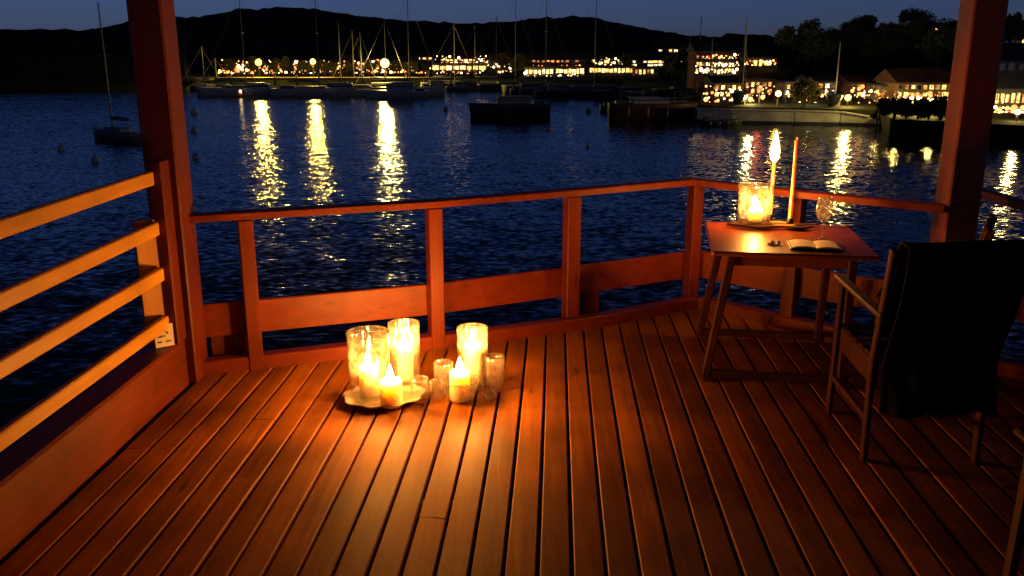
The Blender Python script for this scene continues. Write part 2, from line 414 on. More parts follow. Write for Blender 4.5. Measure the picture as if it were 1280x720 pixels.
# ---------------------------------------------------------------- roof posts
def roof_post(x, y, label, rz, w=.188, d=.19):
    t = thing('roof_post', label, 'post', (x, y, 0), rz)
    b = MB(); b.box((0, 0, 1.12), (w, d, 3.04), 0, None, .009); b.build('shaft', M['red'], t)
    b = MB(); b.box((0, 0, -.36), (w+.03, d+.03, .09), 0, None, .006); b.build('base_collar', M['dark_metal'], t)
    return t
roof_post(-1.760, 4.545, 'thick red stained roof post at the left corner of the deck', -.02, .168, .18)
roof_post(2.500, 4.945, 'thick dark red roof post at the right, behind the chair with the black throw', -.03, .178, .18)

M['dark_stain'] = wood('dark_stained_boards', (.055, .022, .008), (.035, .014, .005), rough=.7, axis=1)  # kept dark so the unseen roof and wall bounce little candlelight
vr = thing('unseen_roof', 'unseen dark timber roof over the deck, put in to keep sky light off it, on the two thick red posts', 'roof')  # roof out of view, put in to block the sky and darken the deck
b = MB(); b.box((1.5, 1.6, 2.86), (9.0, 7.9, .05)); b.build('roof_boarding', M['dark_stain'], vr)
b = MB(); b.box((1.2, 4.95, 2.735), (8.0, .10, .18), -.02); b.build('beam', M['redx'], vr)
for k in range(9):
    b = MB(); b.beam((-2.6+k*1.0, -2.2, 2.79), (-2.6+k*1.0, 5.45, 2.79), .06, .09); b.build('rafter', M['dark_stain'], vr)
hw = thing('added_back_wall', 'unseen timber clad wall behind the viewer, added to darken the deck', 'wall')  # wall never in view, added with the roof to darken the deck
b = MB(); b.box((1.5, -2.3, .9), (9.0, .14, 3.8)); b.build('cladding', M['dark_stain'], hw)

# ---------------------------------------------------------------- left balustrade
lb = thing('side_railing', 'left deck railing of four pale pine rails above a broad red kerb beam', 'railing')
def LR(c, y, z): return Vector((c+.0465*y, y, z))
for z in (1.108, .858, .625, .375):
    b = MB(); b.beam(LR(-1.965, .2, z), LR(-1.965, 4.33, z), .035, .068, .006); b.build('rail', M['pine'], lb)
b = MB(); b.beam(LR(-2.00, -1.4, .055), LR(-2.00, 4.445, .055), .15, .39, .012); b.build('kerb_beam', M['redy'], lb)
b = MB(); b.box(LR(-1.948, 4.385, .72), (.07, .10, .94), -.046, None, .005); b.build('stile', M['red'], lb)
b = MB(); b.box(LR(-2.015, 4.31, .585), (.105, .022, .64), .75, None, .003); b.build('backing_board', M['pinez'], lb)
b = MB(); b.box(LR(-2.008, .9, .72), (.07, .09, .94), -.046, None, .005); b.build('stile', M['red'], lb)
tg = thing('paper_tag', 'small pale paper tag with dark print at the foot of the left roof post', 'tag', LR(-1.965, 4.29, .258))
tg.rotation_euler = (0, 0, math.radians(36))
b = MB(); b.box((0, 0, .055), (.092, .003, .118)); b.build('sheet', M['paper'], tg)
b = MB()
for (x, z, w) in ((-.022, .045, .018), (.0, .047, .010), (-.024, .018, .02), (.018, .017, .026), (.006, .075, .006), (-.012, .048, .006), (.016, .062, .008)):
    b.box((x, -.0028, z+.006), (w, .0012, .007 if w > .008 else .012))
b.build('print', M['ink'], tg)

# ---------------------------------------------------------------- candles and glass
def flame_mesh(h=.055, r=.011, bulge=.35):
    prof = []
    for i in range(13):
        t = i/12; rr = r*math.sin(PI*min(1, t**.62))**.9*(1-.25*t)+.0004
        prof.append((rr, t*h))
    return prof
def candle(x, y, z, r, h, name, label, power, leaf=1.0, mat='wax', flame=.075, fr_=.021, group=None):
    t = thing(name, label, 'candle', (x, y, z), R.uniform(0, 6), group)
    b = MB(); rim = r*.93
    prof = [(.0005, 0), (r*.97, 0), (r, .006), (r*1.01, h*.5), (r, h-.012), (r*.97, h-.002), (r*.90, h), (r*.82, h-.006), (r*.6, h-.016), (r*.25, h-.02), (.0005, h-.02)]
    b.lathe(prof, 40, lobe=3, lamp=.008); b.build('wax', M[mat], t, True)
    b = MB(); b.tube([(0, 0, h-.021), (.0015, 0, h-.008), (.001, .001, h+.004)], .0016, 6); b.build('wick', M['wick'], t)
    if power:
        b = MB(); q_ = R.uniform(.72, 1.25); b.lathe(flame_mesh(flame*q_, fr_*R.uniform(.8, 1.1)), 20, (0.001, 0, h-.004), lobe=1, lamp=.05); b.build('flame', M['flame'], t, True)
        point('flame_light', (.001, 0, h+flame*.42), power, FLAME, .014, t)
    return t
def vase(x, y, z, r, h, name, label, mat='glass', flare=0.0, flute=0, amp=0.0, th=.004, waist=0.0, group=None):
    t = thing(name, label, 'vase' if 'vase' in name else 'glass jar', (x, y, z), R.uniform(0, 6), group)
    b = MB(); out = []
    for i in range(9):
        s = i/8; rr = r*(1+flare*(s-.5)-waist*math.sin(PI*s)); out.append((rr, .004+s*(h-.004)))
    inn = [(rr-th, zz) for rr, zz in out][::-1]
    prof = [(.0005, 0), (out[0][0]*.94, 0)]+out+[(out[-1][0]-th/2, h+.002)]+inn[:-1]+[(inn[-1][0]*.95, .012), (.0005, .012)]
    b.lathe(prof, 72, flute=flute, amp=amp); b.build('bowl', M[mat], t, True)
    b = MB(); rr = out[-1][0]-th/2
    prof = [(rr+.0035*math.cos(q*PI/4), h+.0035*math.sin(q*PI/4)) for q in range(9)]
    b.lathe(prof, 72, flute=flute, amp=amp); b.build('rim', M['glass_fluted'], t, True)
    return t
PW = 22.0
def G(px, py, z=0): return at(px, py, z)
# left cluster on a scalloped ceramic dish
dish = thing('serving_dish', 'low scalloped cream dish on the deck under the left group of candles', 'dish', (-.648, 4.20, .002), .3); dish.scale = (.9, .9, 1)
b = MB(); prof = [(.0005, .004), (.12, .004), (.17, .012), (.205, .026), (.209, .030), (.202, .033), (.165, .020), (.12, .011), (.0005, .011)]
b.lathe(prof, 96, lobe=9, lamp=.045, flute=2, amp=.10); b.build('bowl', M['ceramic'], dish, True)
ZD = .014
vase(-.722, 4.235, ZD, .104, .335, 'glass_vase', 'wide clear cylinder vase with a lit pillar candle, left of the floor candles', flare=.06)
candle(-.722, 4.215, ZD+.012, .050, .150, 'pillar_candle', 'lit pillar candle inside the wide clear vase on the left', PW)
vase(-.560, 4.385, .034, .080, .315, 'glass_vase', 'narrower fluted glass vase behind the front left candle, glowing to its rim', 'glass_fluted', flute=18, amp=.02)
candle(-.558, 4.385, .046, .042, .185, 'pillar_candle', 'lit pillar candle inside the narrower fluted vase at the back of the left group', PW)
candle(-.597, 4.10, ZD, .054, .135, 'pillar_candle', 'front candle of the left group, standing in the open on the scalloped dish', PW)
vase(-.468, 4.20, .0, .045, .115, 'glass_jar', 'small low glass jar at the right rim of the scalloped dish', 'glass_fluted', flute=10, amp=.03)
# right cluster
vase(-.205, 4.38, 0, .079, .325, 'glass_vase', 'tall fluted vase in the right group of floor candles', 'glass_fluted', flute=16, amp=.02)
candle(-.205, 4.38, .012, .046, .225, 'pillar_candle', 'lit pillar candle inside the tall fluted vase of the right group', PW)
vase(-.260, 4.185, 0, .078, .115, 'glass_vase', 'short lobed bowl with a pillar candle at the front of the right group', 'glass_fluted', flute=7, amp=.06, flare=.5, waist=-.05)
candle(-.262, 4.18, .012, .051, .150, 'pillar_candle', 'lit pillar candle in the short lobed bowl, front of the right group', PW)
vase(-.352, 4.30, 0, .048, .165, 'glass_jar', 'small lobed glass tumbler at the left of the right candle group', 'glass_fluted', flute=8, amp=.05)
vase(-.382, 4.20, 0, .034, .10, 'glass_jar', 'smallest glass votive, front left of the right candle group', 'glass_fluted', flute=8, amp=.05)
vase(-.088, 4.33, 0, .045, .185, 'glass_jar', 'slim glass tumbler at the right of the right candle group', 'glass_fluted', flute=8, amp=.04, flare=.15)
vase(-.118, 4.215, 0, .03, .03, 'glass_jar', 'tiny flat glass dish on the boards right of the candles', 'glass', flare=.3)

# ---------------------------------------------------------------- table
TA = math.radians(-9)
tc_ = Vector((1.49, 4.76, 0))
tb = thing('wooden_table', 'square wooden table with splayed legs at the right corner of the deck', 'table', tc_, TA)
b = MB(); b.box((0, 0, .707), (.82, .80, .026), 0, None, .007); b.build('tabletop', M['table'], tb)
for s in (-1, 1):
    b = MB(); b.beam((-.30, s*.30, .66), (.30, s*.30, .66), .022, .065); b.build('apron', M['table'], tb)
    b = MB(); b.beam((s*.31, -.29, .66), (s*.31, .29, .66), .022, .065); b.build('apron', M['table'], tb)
for sx in (-1, 1):
    for sy in (-1, 1):
        b = MB(); b.beam((sx*.30, sy*.30, .694), (sx*(.405 if sx < 0 else .29), sy*.36, .03), .042, .045, .005, up=(0, 1, 0)); b.build('leg', M['chair'], tb)
for sy in (-1, 1):
    b = MB(); b.beam((-.42, sy*.36, .045), (.33, sy*.36, .045), .036, .04); b.build('foot_bar', M['chair'], tb)
    b = MB(); b.beam((-.42, sy*.36, .013), (-.36, sy*.36, .013), .04, .024); b.build('foot_pad', M['chair'], tb)
    b = MB(); b.beam((.27, sy*.36, .013), (.33, sy*.36, .013), .04, .024); b.build('foot_pad', M['chair'], tb)
TZ = .7205
# driftwood tray
tray = thing('driftwood_tray', 'rough driftwood tray at the back of the table under the candles', 'tray', (1.49, 5.03, TZ+.001), TA)
for k_, (x0, y0, x1, y1, r_) in enumerate(((-.24, .02, .17, -.01, .013), (-.25, -.04, .12, -.055, .011), (-.18, .055, .20, .04, .012), (-.06, -.075, .23, -.03, .010), (.02, .07, .27, .02, .009))):
    b = MB(); pts = []; rad = []
    for i in range(9):
        t = i/8; pts.append((x0+(x1-x0)*t, y0+(y1-y0)*t+.014*math.sin(t*7+k_*2), r_*1.0+.006*math.sin(t*4+k_)**2+(.004 if k_ > 2 else 0))); rad.append(r_*(.75+.35*math.sin(t*9+k_*3)**2)*(1-.3*abs(2*t-1)))
    b.tube(pts, rad, 9); b.build('branch', M['driftwood'], tray, True)
TZT = TZ+.027
gv = G(932, 271, TZT)
vase(gv.x+.005, 5.06, TZT, .094, .215, 'glass_vase', 'round clear hurricane vase with a candle on the table', 'glass', flare=.08)
candle(gv.x+.010, 5.05, TZT+.012, .040, .072, 'pillar_candle', 'short lit pillar candle inside the hurricane vase on the table', 26, flame=.075, fr_=.028)
def taper(px0, py0, px1, py1, Y, label, lit):
    a_ = atY(px0, py0, Y); a_.z = TZT-.004; top = atY(px1, py1, Y); d = top-a_; h = d.length
    t = thing('taper_candle', label, 'candle', a_); t.rotation_euler = (0, math.atan2(d.x, d.z), 0)
    b = MB(); b.lathe([(.0005, 0), (.0125, 0), (.0118, .02), (.0100, h*.6), (.0088, h-.01), (.006, h-.002), (.0005, h)], 20); b.build('wax', M['taper'], t, True)
    b = MB(); b.tube([(0, 0, h-.004), (.001, 0, h+.010)], .0014, 6); b.build('wick', M['ember' if not lit else 'wick'], t)
    b = MB(); b.lathe([(.0005, -.012), (.018, -.012), (.02, .0), (.017, .028), (.0135, .030), (.0128, .004), (.0005, .002)], 20); b.build('socket', M['dark_metal'], t, True)
    if lit:
        b = MB(); b.lathe(flame_mesh(.18, .028), 18, (0, 0, h-.012)); b.build('flame', M['flame'], t, True)
        point('flame_light', (0, 0, h+.06), 6, FLAME, .012, t)
    else:
        b = MB(); b.ball((0.001, 0, h+.008), .0055, 10, 1.2); b.build('ember', M['ember'], t, True)
    return t
taper(962, 277, 968, 200, 5.17, 'tall lit taper candle with a long flame, right of the hurricane vase', True)
t2 = taper(987, 283, 996, 175, 5.04, 'tall taper candle leaning right with only a red glowing wick', False)
b = MB(); g2 = G(990, 286, TZ)
pl_ = thing('candle_dish', 'small dark saucer on the table under the leaning taper candle', 'dish', (g2.x+.01, g2.y-.01, TZ+.001))
b.lathe([(.0005, 0), (.03, 0), (.055, .008), (.062, .014), (.058, .016), (.03, .006), (.0005, .006)], 32); b.build('saucer', M['dark_metal'], pl_, True)
# wine glass
gw = G(1027, 299, TZ)
wg = thing('wine_glass', 'empty wine glass standing on the table behind the open book', 'wine glass', (gw.x, gw.y, TZ+.0008))
b = MB(); b.lathe([(.0005, 0), (.034, 0), (.034, .0015), (.012, .004), (.004, .010), (.0032, .03), (.0032, .085), (.006, .094), (.0005, .0945)], 32); b.build('stem', M['glass_fluted'], wg, True)
b = MB(); b.lathe([(.0005, .0955), (.014, .0965), (.030, .110), (.041, .135), (.044, .165), (.040, .20), (.035, .228), (.0338, .228), (.0385, .20), (.0425, .165), (.0395, .136), (.029, .112), (.0005, .0975)], 48); b.build('bowl', M['wine_glass'], wg, True)
# book
bk = thing('open_book', 'open book or menu with white pages and black cover at the front of the table', 'book', (1.575, 4.52, TZ+.0005), TA-.03)
b = MB(); b.box((0, 0, .005), (.262, .190, .008), 0, None, .002); b.build('cover', M['cover'], bk)
b = MB(); vs = []; fs = []
for i in range(21):
    x = -.122+.244*i/20; z = .011+.010*abs(math.sin((i/20)*2*PI*.5*2))**.7*(1 if i != 10 else 0)
    for y, zz in ((-.085, .0095), (-.085, z), (.085, z), (.085, .0095)): vs.append((x, y, zz))
for i in range(20):
    for q in range(4): fs.append((i*4+q, i*4+(q+1) % 4, (i+1)*4+(q+1) % 4, (i+1)*4+q))
fs += [(0, 3, 2, 1), (80, 81, 82, 83)]
b.add(vs, fs); b.build('pages', M['paper'], bk)
gs = G(968, 306, TZ)
cu = thing('folded_napkin', 'small crumpled white napkin on the table left of the book', 'napkin', (gs.x, gs.y, TZ+.0005), .4)
b = MB(); vs = []; rn = random.Random(4)
for i in range(7):
    for j in range(6): vs.append((-.035+.0117*i, -.028+.011*j, .002+abs(rn.gauss(0, .010))*(1 if 0 < i < 6 and 0 < j < 5 else .2)))
b.add(vs, [(i*6+j, (i+1)*6+j, (i+1)*6+j+1, i*6+j+1) for i in range(6) for j in range(5)]); o = b.build('cloth', M['paper'], cu)
sm = o.modifiers.new('thick', 'SOLIDIFY'); sm.thickness = .0015; sm.offset = 1

# ---------------------------------------------------------------- chairs (local: back at y=0, front at +y, x across)
def armchair(loc, rz, label, throw=None, w=.50, depth=.52, top=.955, arms=True):
    t = thing('wooden_armchair', label, 'chair', loc, rz)
    for s in (-1, 1):
        b = MB(); b.beam((s*w/2, -.0, 0), (s*w/2, -.0+.02, .46), .024, .045, .005, up=(0, 1, 0)); b.beam((s*w/2, .02, .45), (s*w/2, -.075, top), .024, .042, .006, up=(0, 1, 0)); b.build('rear_leg', M['chair'], t)
        b = MB(); b.beam((s*w/2, depth, 0), (s*w/2, depth-.02, .65 if arms else .44), .024, .042, .005, up=(0, 1, 0)); b.build('front_leg', M['chair'], t)
        if arms: b = MB(); b.beam((s*w/2, -.07, .665), (s*w/2, depth+.05, .675), .052, .024, .007); b.build('armrest', M['chair'], t)
        b = MB(); b.beam((s*(w/2-.02), .03, .385), (s*(w/2-.02), depth-.02, .395), .022, .11, .005); b.build('seat_rail', M['chair'], t)
        b = MB(); b.beam((s*w/2, .02, .19), (s*w/2, depth-.02, .19), .018, .03, .004); b.build('stretcher', M['chair'], t)
    b = MB()
    for k in range(6): b.box((0, .05+k*(depth-.07)/5, .448), (w-.03, .07, .016), 0, None, .004)
    b.build('seat', M['chair'], t)
    b = MB(); b.beam((-w/2, -.055, top-.04), (w/2, -.055, top-.04), .022, .06, .005); b.build('top_rail', M['chair'], t)
    b = MB(); b.beam((-w/2, .005, .52), (w/2, .005, .52), .02, .05, .005); b.build('lower_rail', M['chair'], t)
    for k in range(5):
        b = MB(); x = -w/2+.08+k*(w-.16)/4; b.beam((x, .005, .52), (x, -.055, top-.055), .012, .04, .003, up=(0, 1, 0)); b.build('back_slat', M['chair'], t)
    return t
c1 = armchair((1.755, 3.505, 0), -.055, 'wooden armchair turned to the table with a black throw over its back', w=.47)
def throw_blanket(loc, rz, label):
    t = thing('black_throw', label, 'blanket', loc, rz); b = MB(); rn = random.Random(5)
    nx, ny = 28, 34; vs = []
    for j in range(ny+1):
        s = j/ny                                   # 0 = behind low, over the top, 1 = front low
        for i in range(nx+1):
            x = -.214+.465*i/nx
            if s < .62:
                q = s/.62; z = .25+(.985-.25)*q; y = -.030-.075*max(0, (z-.45)/.5)-.045
            elif s < .72:
                q = (s-.62)/.10; z = .985+.012*math.sin(q*PI); y = -.15+.11*q
            else:
                q = (s-.72)/.28; z = .985-.42*q; y = -.04+.055*q
            wv = .020*math.sin(x*31+2.2*math.sin(z*4+1))+.010*math.sin(x*67+z*9)+.008*mn.noise(Vector((x*9, z*6, 1)))
            y += wv*(1 if s < .62 else -.4)*(.4+.9*(1-z)); z += .012*math.sin(x*14)*(1 if s < .1 else .2)
            z += (-.02+.03*(i/nx))*(1 if .5 < s < .8 else 0)*.5
            vs.append((x+.01*math.sin(z*9), y, z))
    b.add(vs, [(j*(nx+1)+i, j*(nx+1)+i+1, (j+1)*(nx+1)+i+1, (j+1)*(nx+1)+i) for j in range(ny) for i in range(nx)])
    o = b.build('cloth', M['black_fabric'], t, True); m_ = o.modifiers.new('thick', 'SOLIDIFY'); m_.thickness = .008
    return t
throw_blanket((1.755, 3.505, 0), -.055, 'black throw hanging over the back of the armchair in front of the table')
armchair((2.385, 4.50, 0), 1.06, 'wooden chair almost hidden behind the black throw, only one back upright showing', w=.42, depth=.40, top=.86, arms=False)
armchair((1.695, 1.77, 0), -.02, 'wooden armchair at the lower right edge, mostly lost in the dark', w=.50)

# ---------------------------------------------------------------- water, land
m, nt, b = new_mat('harbour_water'); b.inputs['Base Color'].default_value = (.004, .008, .016, 1); b.inputs['Roughness'].default_value = .11; b.inputs['IOR'].default_value = 1.30; b.inputs['Specular Tint'].default_value = (1, .86, .70, 1)
tc = N(nt, 'ShaderNodeTexCoord'); mp = N(nt, 'ShaderNodeMapping'); L(nt, tc.outputs['Object'], mp.inputs['Vector']); mp.inputs['Scale'].default_value = (.6, 1.0, 1)
def slopes(scale, amp, detail):
    n_ = N(nt, 'ShaderNodeTexNoise', Scale=scale, Detail=detail, Roughness=.5); L(nt, mp.outputs[0], n_.inputs['Vector'])
    a_ = N(nt, 'ShaderNodeVectorMath', operation='SUBTRACT'); a_.inputs[1].default_value = (.5, .5, .5); L(nt, n_.outputs['Color'], a_.inputs[0])
    b_ = N(nt, 'ShaderNodeVectorMath', operation='MULTIPLY'); b_.inputs[1].default_value = (amp*1.45, amp, 0); L(nt, a_.outputs[0], b_.inputs[0]); return b_
s1 = slopes(1.25, .155, 1.0); s2 = slopes(4.2, .35, 1.0); s0 = slopes(.22, .03, 1.0)
n3 = N(nt, 'ShaderNodeTexNoise', Scale=.03, Detail=2.0); L(nt, mp.outputs[0], n3.inputs['Vector'])
gust = N(nt, 'ShaderNodeMapRange'); gust.inputs['From Min'].default_value = .35; gust.inputs['From Max'].default_value = .65; gust.inputs['To Min'].default_value = .8; gust.inputs['To Max'].default_value = 1.15
L(nt, n3.outputs['Fac'], gust.inputs['Value'])
a1 = N(nt, 'ShaderNodeVectorMath', operation='ADD'); L(nt, s1.outputs[0], a1.inputs[0]); L(nt, s2.outputs[0], a1.inputs[1])
a2 = N(nt, 'ShaderNodeVectorMath', operation='ADD'); L(nt, a1.outputs[0], a2.inputs[0]); L(nt, s0.outputs[0], a2.inputs[1])
sc_ = N(nt, 'ShaderNodeVectorMath', operation='SCALE'); L(nt, a2.outputs[0], sc_.inputs[0]); L(nt, gust.outputs[0], sc_.inputs['Scale'])
a3 = N(nt, 'ShaderNodeVectorMath', operation='ADD'); L(nt, sc_.outputs[0], a3.inputs[0]); a3.inputs[1].default_value = (0, 0, 1)
nz = N(nt, 'ShaderNodeVectorMath', operation='NORMALIZE'); L(nt, a3.outputs[0], nz.inputs[0]); L(nt, nz.outputs[0], b.inputs['Normal'])
M['water'] = m
mb = MB(); mb.add([(-3000, -60, SEA), (3000, -60, SEA), (3000, 4500, SEA), (-3000, 4500, SEA)], [(0, 1, 2, 3)])
structure(mb.build('water', M['water']))

def interp(tab, x):
    if x <= tab[0][0]: return tab[0][1]
    for (x0, y0), (x1, y1) in zip(tab, tab[1:]):
        if x <= x1:
            return y0+(y1-y0)*(x-x0)/(x1-x0)
    return tab[-1][1]
SHORE = [(-700, 117), (0, 117), (232, 113), (250, 108), (560, 106), (780, 108), (850, 116), (868, 150), (1108, 156), (1125, 170), (1300, 180), (1900, 200)]
SKY_ = [(-700, 60), (0, 43), (90, 42), (130, 36), (160, 29), (225, 25), (260, 19), (300, 13), (345, 11), (380, 12), (440, 19), (520, 29), (600, 29), (680, 25), (735, 23), (780, 31), (830, 41), (870, 46), (920, 50), (1000, 52), (1900, 54)]
def xof(px, Y): return (px-640)/F*math.cos(PIT)*Y
def shoreY(px): return at(px, interp(SHORE, px), SEA).y
def land_profile(px):
    Y0 = shoreY(px)
    if px < 232: pts = [(Y0-1.5, SEA-1.2), (Y0, SEA+.5), (Y0+15, SEA+2.5), (Y0+60, SEA+10)]; Yh = 430
    elif px > 900:
        pts = [(Y0-.2, SEA-1.2), (Y0, SEA+1.5), (Y0+14, SEA+1.7), (Y0+32, SEA+2.8), (Y0+48, SEA+5.5)]; Yh = Y0+95
    else: pts = [(Y0-1.5, SEA-1.2), (Y0, SEA+1.3), (Y0+38, SEA+1.6), (Y0+75, SEA+3.0), (Y0+130, SEA+6)]; Yh = 560
    ys = interp(SKY_, px)
    if px > 960: ys = interp([(960, 53), (1000, 58), (1050, 54), (1110, 50), (1170, 45), (1300, 42), (1900, 42)], px)
    zt = atY(px, ys, Yh).z
    pts.append((Yh, zt)); pts.append((Yh*1.25, zt+2)); pts.append((Yh*1.6, zt-20)); 
    return pts
def gz(px, Y): return interp(land_profile(px), Y)
rn = random.Random(9)
cols = list(range(-700, 1901, 8)); mb = MB(); vs = []; nrow = 34
for px in cols:
    pr_ = land_profile(px); Y0 = pr_[0][0]; Y3 = pr_[-1][0]
    for j in range(nrow):
        t = j/(nrow-1); Y = Y0+(Y3-Y0)*(t**1.9 if j > 3 else [0, .0004, .002, .006][j]*1.0)
        if j == 1: Y = pr_[1][0]
        z = interp(pr_, Y); X = xof(px, Y)
        d = Y-Y0
        if d > 60: z += mn.noise(Vector((X*.02, Y*.02, 0)))*min(3.0, (d-60)*.02)+mn.noise(Vector((X*.11, Y*.11, 3)))*min(1.6, (d-60)*.006)+mn.noise(Vector((X*.35, Y*.2, 9)))*min(1.3, (d-60)*.005)
        vs.append((X, Y, z))
mb.add(vs, [(i*nrow+j, (i+1)*nrow+j, (i+1)*nrow+j+1, i*nrow+j+1) for i in range(len(cols)-1) for j in range(nrow-1)])
land_mat = plain('hillside', (.020, .024, .016), .95, noise=.6, scale=.08, spec=.05)
structure(mb.build('hills', land_mat, None, False))

# sea wall sections of the near quay on the right
def wall_seg(px0, px1, yt0, yt1, yb0, yb1, label, slope=False):
    a0 = at(px0, yb0, SEA); a1 = at(px1, yb1, SEA)
    z0 = atY(px0, yt0, a0.y).z; z1 = atY(px1, yt1, a1.y).z
    t = thing('sea_wall', label, 'sea wall'); b = MB()
    dn = Vector((0, 3.2, 0))
    e = Vector((a1.x-a0.x, a1.y-a0.y, 0)).normalized()
    top1 = Vector((a1.x, a1.y, z1))-(e*1.8 if slope else Vector((0, 0, 0)))
    vs = [Vector((a0.x, a0.y, SEA-.6)), Vector((a1.x, a1.y, SEA-.6)), Vector((a1.x, a1.y, SEA+.25)), top1, Vector((a0.x, a0.y, z0))]
    vs = [(v.x, v.y, v.z) for v in vs]+[(v.x, v.y+3.2, v.z) for v in vs]
    b.add(vs, [(0, 1, 2, 3, 4), (9, 8, 7, 6, 5), (4, 3, 8, 9), (3, 2, 7, 8), (2, 1, 6, 7), (0, 4, 9, 5)]); b.build('wall', M['quay'], t)
    b = MB(); b.beam((a0.x, a0.y-.06, z0+.08), (top1.x, top1.y-.06, top1.z+.08), .5, .16, .02); b.build('coping', M['quay'], t)
    b = MB(); b.beam((a0.x, a0.y-.1, SEA+.1), (a1.x, a1.y-.1, SEA+.1), .16, .3, .02); b.build('fender', M['hull_dark'], t)
    return t
wall_seg(871, 914, 136.5, 138, 152, 153.5, 'leftmost pale concrete section of the quay wall on the near right shore')
wall_seg(915, 992, 138, 139, 153.5, 155, 'pale quay wall section under the orange lamp on the right shore')
wall_seg(993, 1049, 139, 141, 155, 156, 'middle pale quay wall section just left of the yellow lamp')
wall_seg(1050, 1109, 141, 147, 156, 158, 'last pale quay wall section with a sloping right end', True)

# pier on the far side
def pier(px0, px1, y, ytop, label, mat='pier'):
    a0 = at(px0, y, SEA); a1 = at(px1, y, SEA); zt = atY((px0+px1)/2, ytop, a0.y).z
    t = thing('pier', label, 'pier')
    b = MB(); b.beam((a0.x, a0.y+1.5, zt-.2), (a1.x, a1.y+1.5, zt-.2), 3.0, .4, .02); b.build('walkway', M[mat], t)
    n = int((a1.x-a0.x)/4)
    for k in range(n+1):
        x = a0.x+.3+(a1.x-a0.x-.6)*k/n; b = MB(); b.tube([(x, a0.y+.2, SEA-1), (x, a0.y+.2, zt+.5)], .16, 8); b.build('pile', M['bark'], t)
    return t
pier(232, 566, 112, 97, 'long timber pier behind the white boats, under the three bright lamps')
pier(640, 735, 117, 108, 'low timber pier in the middle of the harbour below the brightest terrace', 'pier')

# ---------------------------------------------------------------- houses
def house(px0, px1, ytop, Y, label, wall='w_cream', roof='r_tile', rtype='gable', rows=1, ncol=4, cols_=('amber', 'gold'), lit=.8, ww=.62, wh=.62, depth=6.0, name='house', cat='house', sill=.5, seed=0, chimney=False, yb=None):
    rn = random.Random(seed*7+int(px0))
    zb = gz((px0+px1)/2, Y)
    if yb is not None: zb = atY((px0+px1)/2, yb, Y).z
    x0, x1 = atY(px0, ytop, Y).x, atY(px1, ytop, Y).x; zt = atY((px0+px1)/2, ytop, Y).z; W = x1-x0
    rh = min(1.8, W*.22) if rtype == 'gable' else .25
    ze = max(zb+1.6, zt-rh)
    t = thing(name, label, cat, ((x0+x1)/2, Y, zb))
    he = ze-zb; b = MB(); b.box((0, depth/2, (he-3)/2), (W, depth, he+3)); b.build('wall', M[wall], t)
    b = MB()
    if rtype == 'gable':
        o = .35; vs = [(-W/2-o, -o, he), (W/2+o, -o, he), (W/2+o, depth+o, he), (-W/2-o, depth+o, he), (-W/2-o, depth/2, he+rh), (W/2+o, depth/2, he+rh)]
        vs += [(x, y, z+.16) for x, y, z in vs]
        b.add([vs[i] for i in range(12)], [(0, 3, 2, 1), (6, 7, 11, 10), (7, 8, 11), (8, 9, 10, 11), (9, 6, 10), (0, 1, 7, 6), (1, 2, 8, 7), (2, 3, 9, 8), (3, 0, 6, 9)])
    else:
        b.box((0, depth/2-.2, he+rh/2), (W+.5, depth+.8, rh))
    rf = b.build('roof', M[roof], t)
    if chimney:
        b = MB(); b.box((W*.28, depth/2, he+rh+.3), (.7, .7, 1.6)); b.build('chimney', M['w_brick'], rf)
    fh = he/rows; cw = W/ncol
    for r_ in range(rows):
        for c_ in range(ncol):
            x = -W/2+cw*(c_+.5)+rn.uniform(-.08, .08)*cw; z = fh*(r_+sill)+rn.uniform(-.04, .04)*fh
            on = rn.random() < lit; mt = M['win_'+rn.choice(cols_)] if on else M['darkglass']
            w_, h_ = cw*ww*rn.uniform(.75, 1.15), fh*wh*rn.uniform(.75, 1.1)
            b = MB()
            for sx in (-1, 1): b.box((x+sx*(w_/2+.04), -.035, z), (.08, .07, h_+.16))
            for sz in (-1, 1): b.box((x, -.035, z+sz*(h_/2+.04)), (w_-.006, .07, .08))
            fo = b.build('window', M['w_white' if wall != 'w_white' else 'w_grey'], t)
            b = MB(); b.box((x, -.012, z), (w_-.02, .02, h_-.02)); b.build('pane', mt, fo)
    return t
def YS(px, d): return shoreY(px)+d
H_ = house
# far shore, left part
H_(276, 312, 73, YS(300, 34), 'low ochre cottage left of the leftmost bright lamp', 'w_ochre', 'r_tile', rows=1, ncol=5, cols_=('orange', 'amber', 'dim'), seed=1)
H_(333, 356, 76, YS(340, 40), 'small brick cottage just right of the leftmost bright lamp', 'w_brick', 'r_slate', rows=1, ncol=4, cols_=('orange', 'dim', 'amber'), seed=2)
H_(366, 384, 77, YS(380, 40), 'narrow cream cottage left of the second bright lamp', 'w_cream', 'r_tile', ncol=3, cols_=('amber', 'orange'), seed=3)
H_(396, 412, 75, YS(400, 42), 'narrow ochre house touching the second bright lamp on its right', 'w_ochre', 'r_slate', ncol=3, cols_=('amber', 'dim', 'orange'), seed=4)
H_(416, 452, 78, YS(430, 48), 'long low house with dull red windows between the second and third lamps', 'w_brick', 'r_tile', ncol=6, cols_=('dim', 'orange', 'dim'), seed=5)
H_(452, 474, 74, YS(460, 42), 'cream shed left of the brightest lamp', 'w_cream', 'r_tin', ncol=4, cols_=('amber', 'orange', 'dim'), seed=6)
H_(489, 520, 72, YS(500, 46), 'grey house right of the brightest lamp with scattered orange windows', 'w_grey', 'r_slate', rows=2, ncol=4, cols_=('amber', 'orange', 'dim'), lit=.7, seed=7)
H_(519, 541, 66, YS(530, 70), 'pale house with one white window, between the brightest lamp and the lit hotel', 'w_white', 'r_tile', rows=2, ncol=3, cols_=('white', 'amber', 'dim'), lit=.6, seed=8)
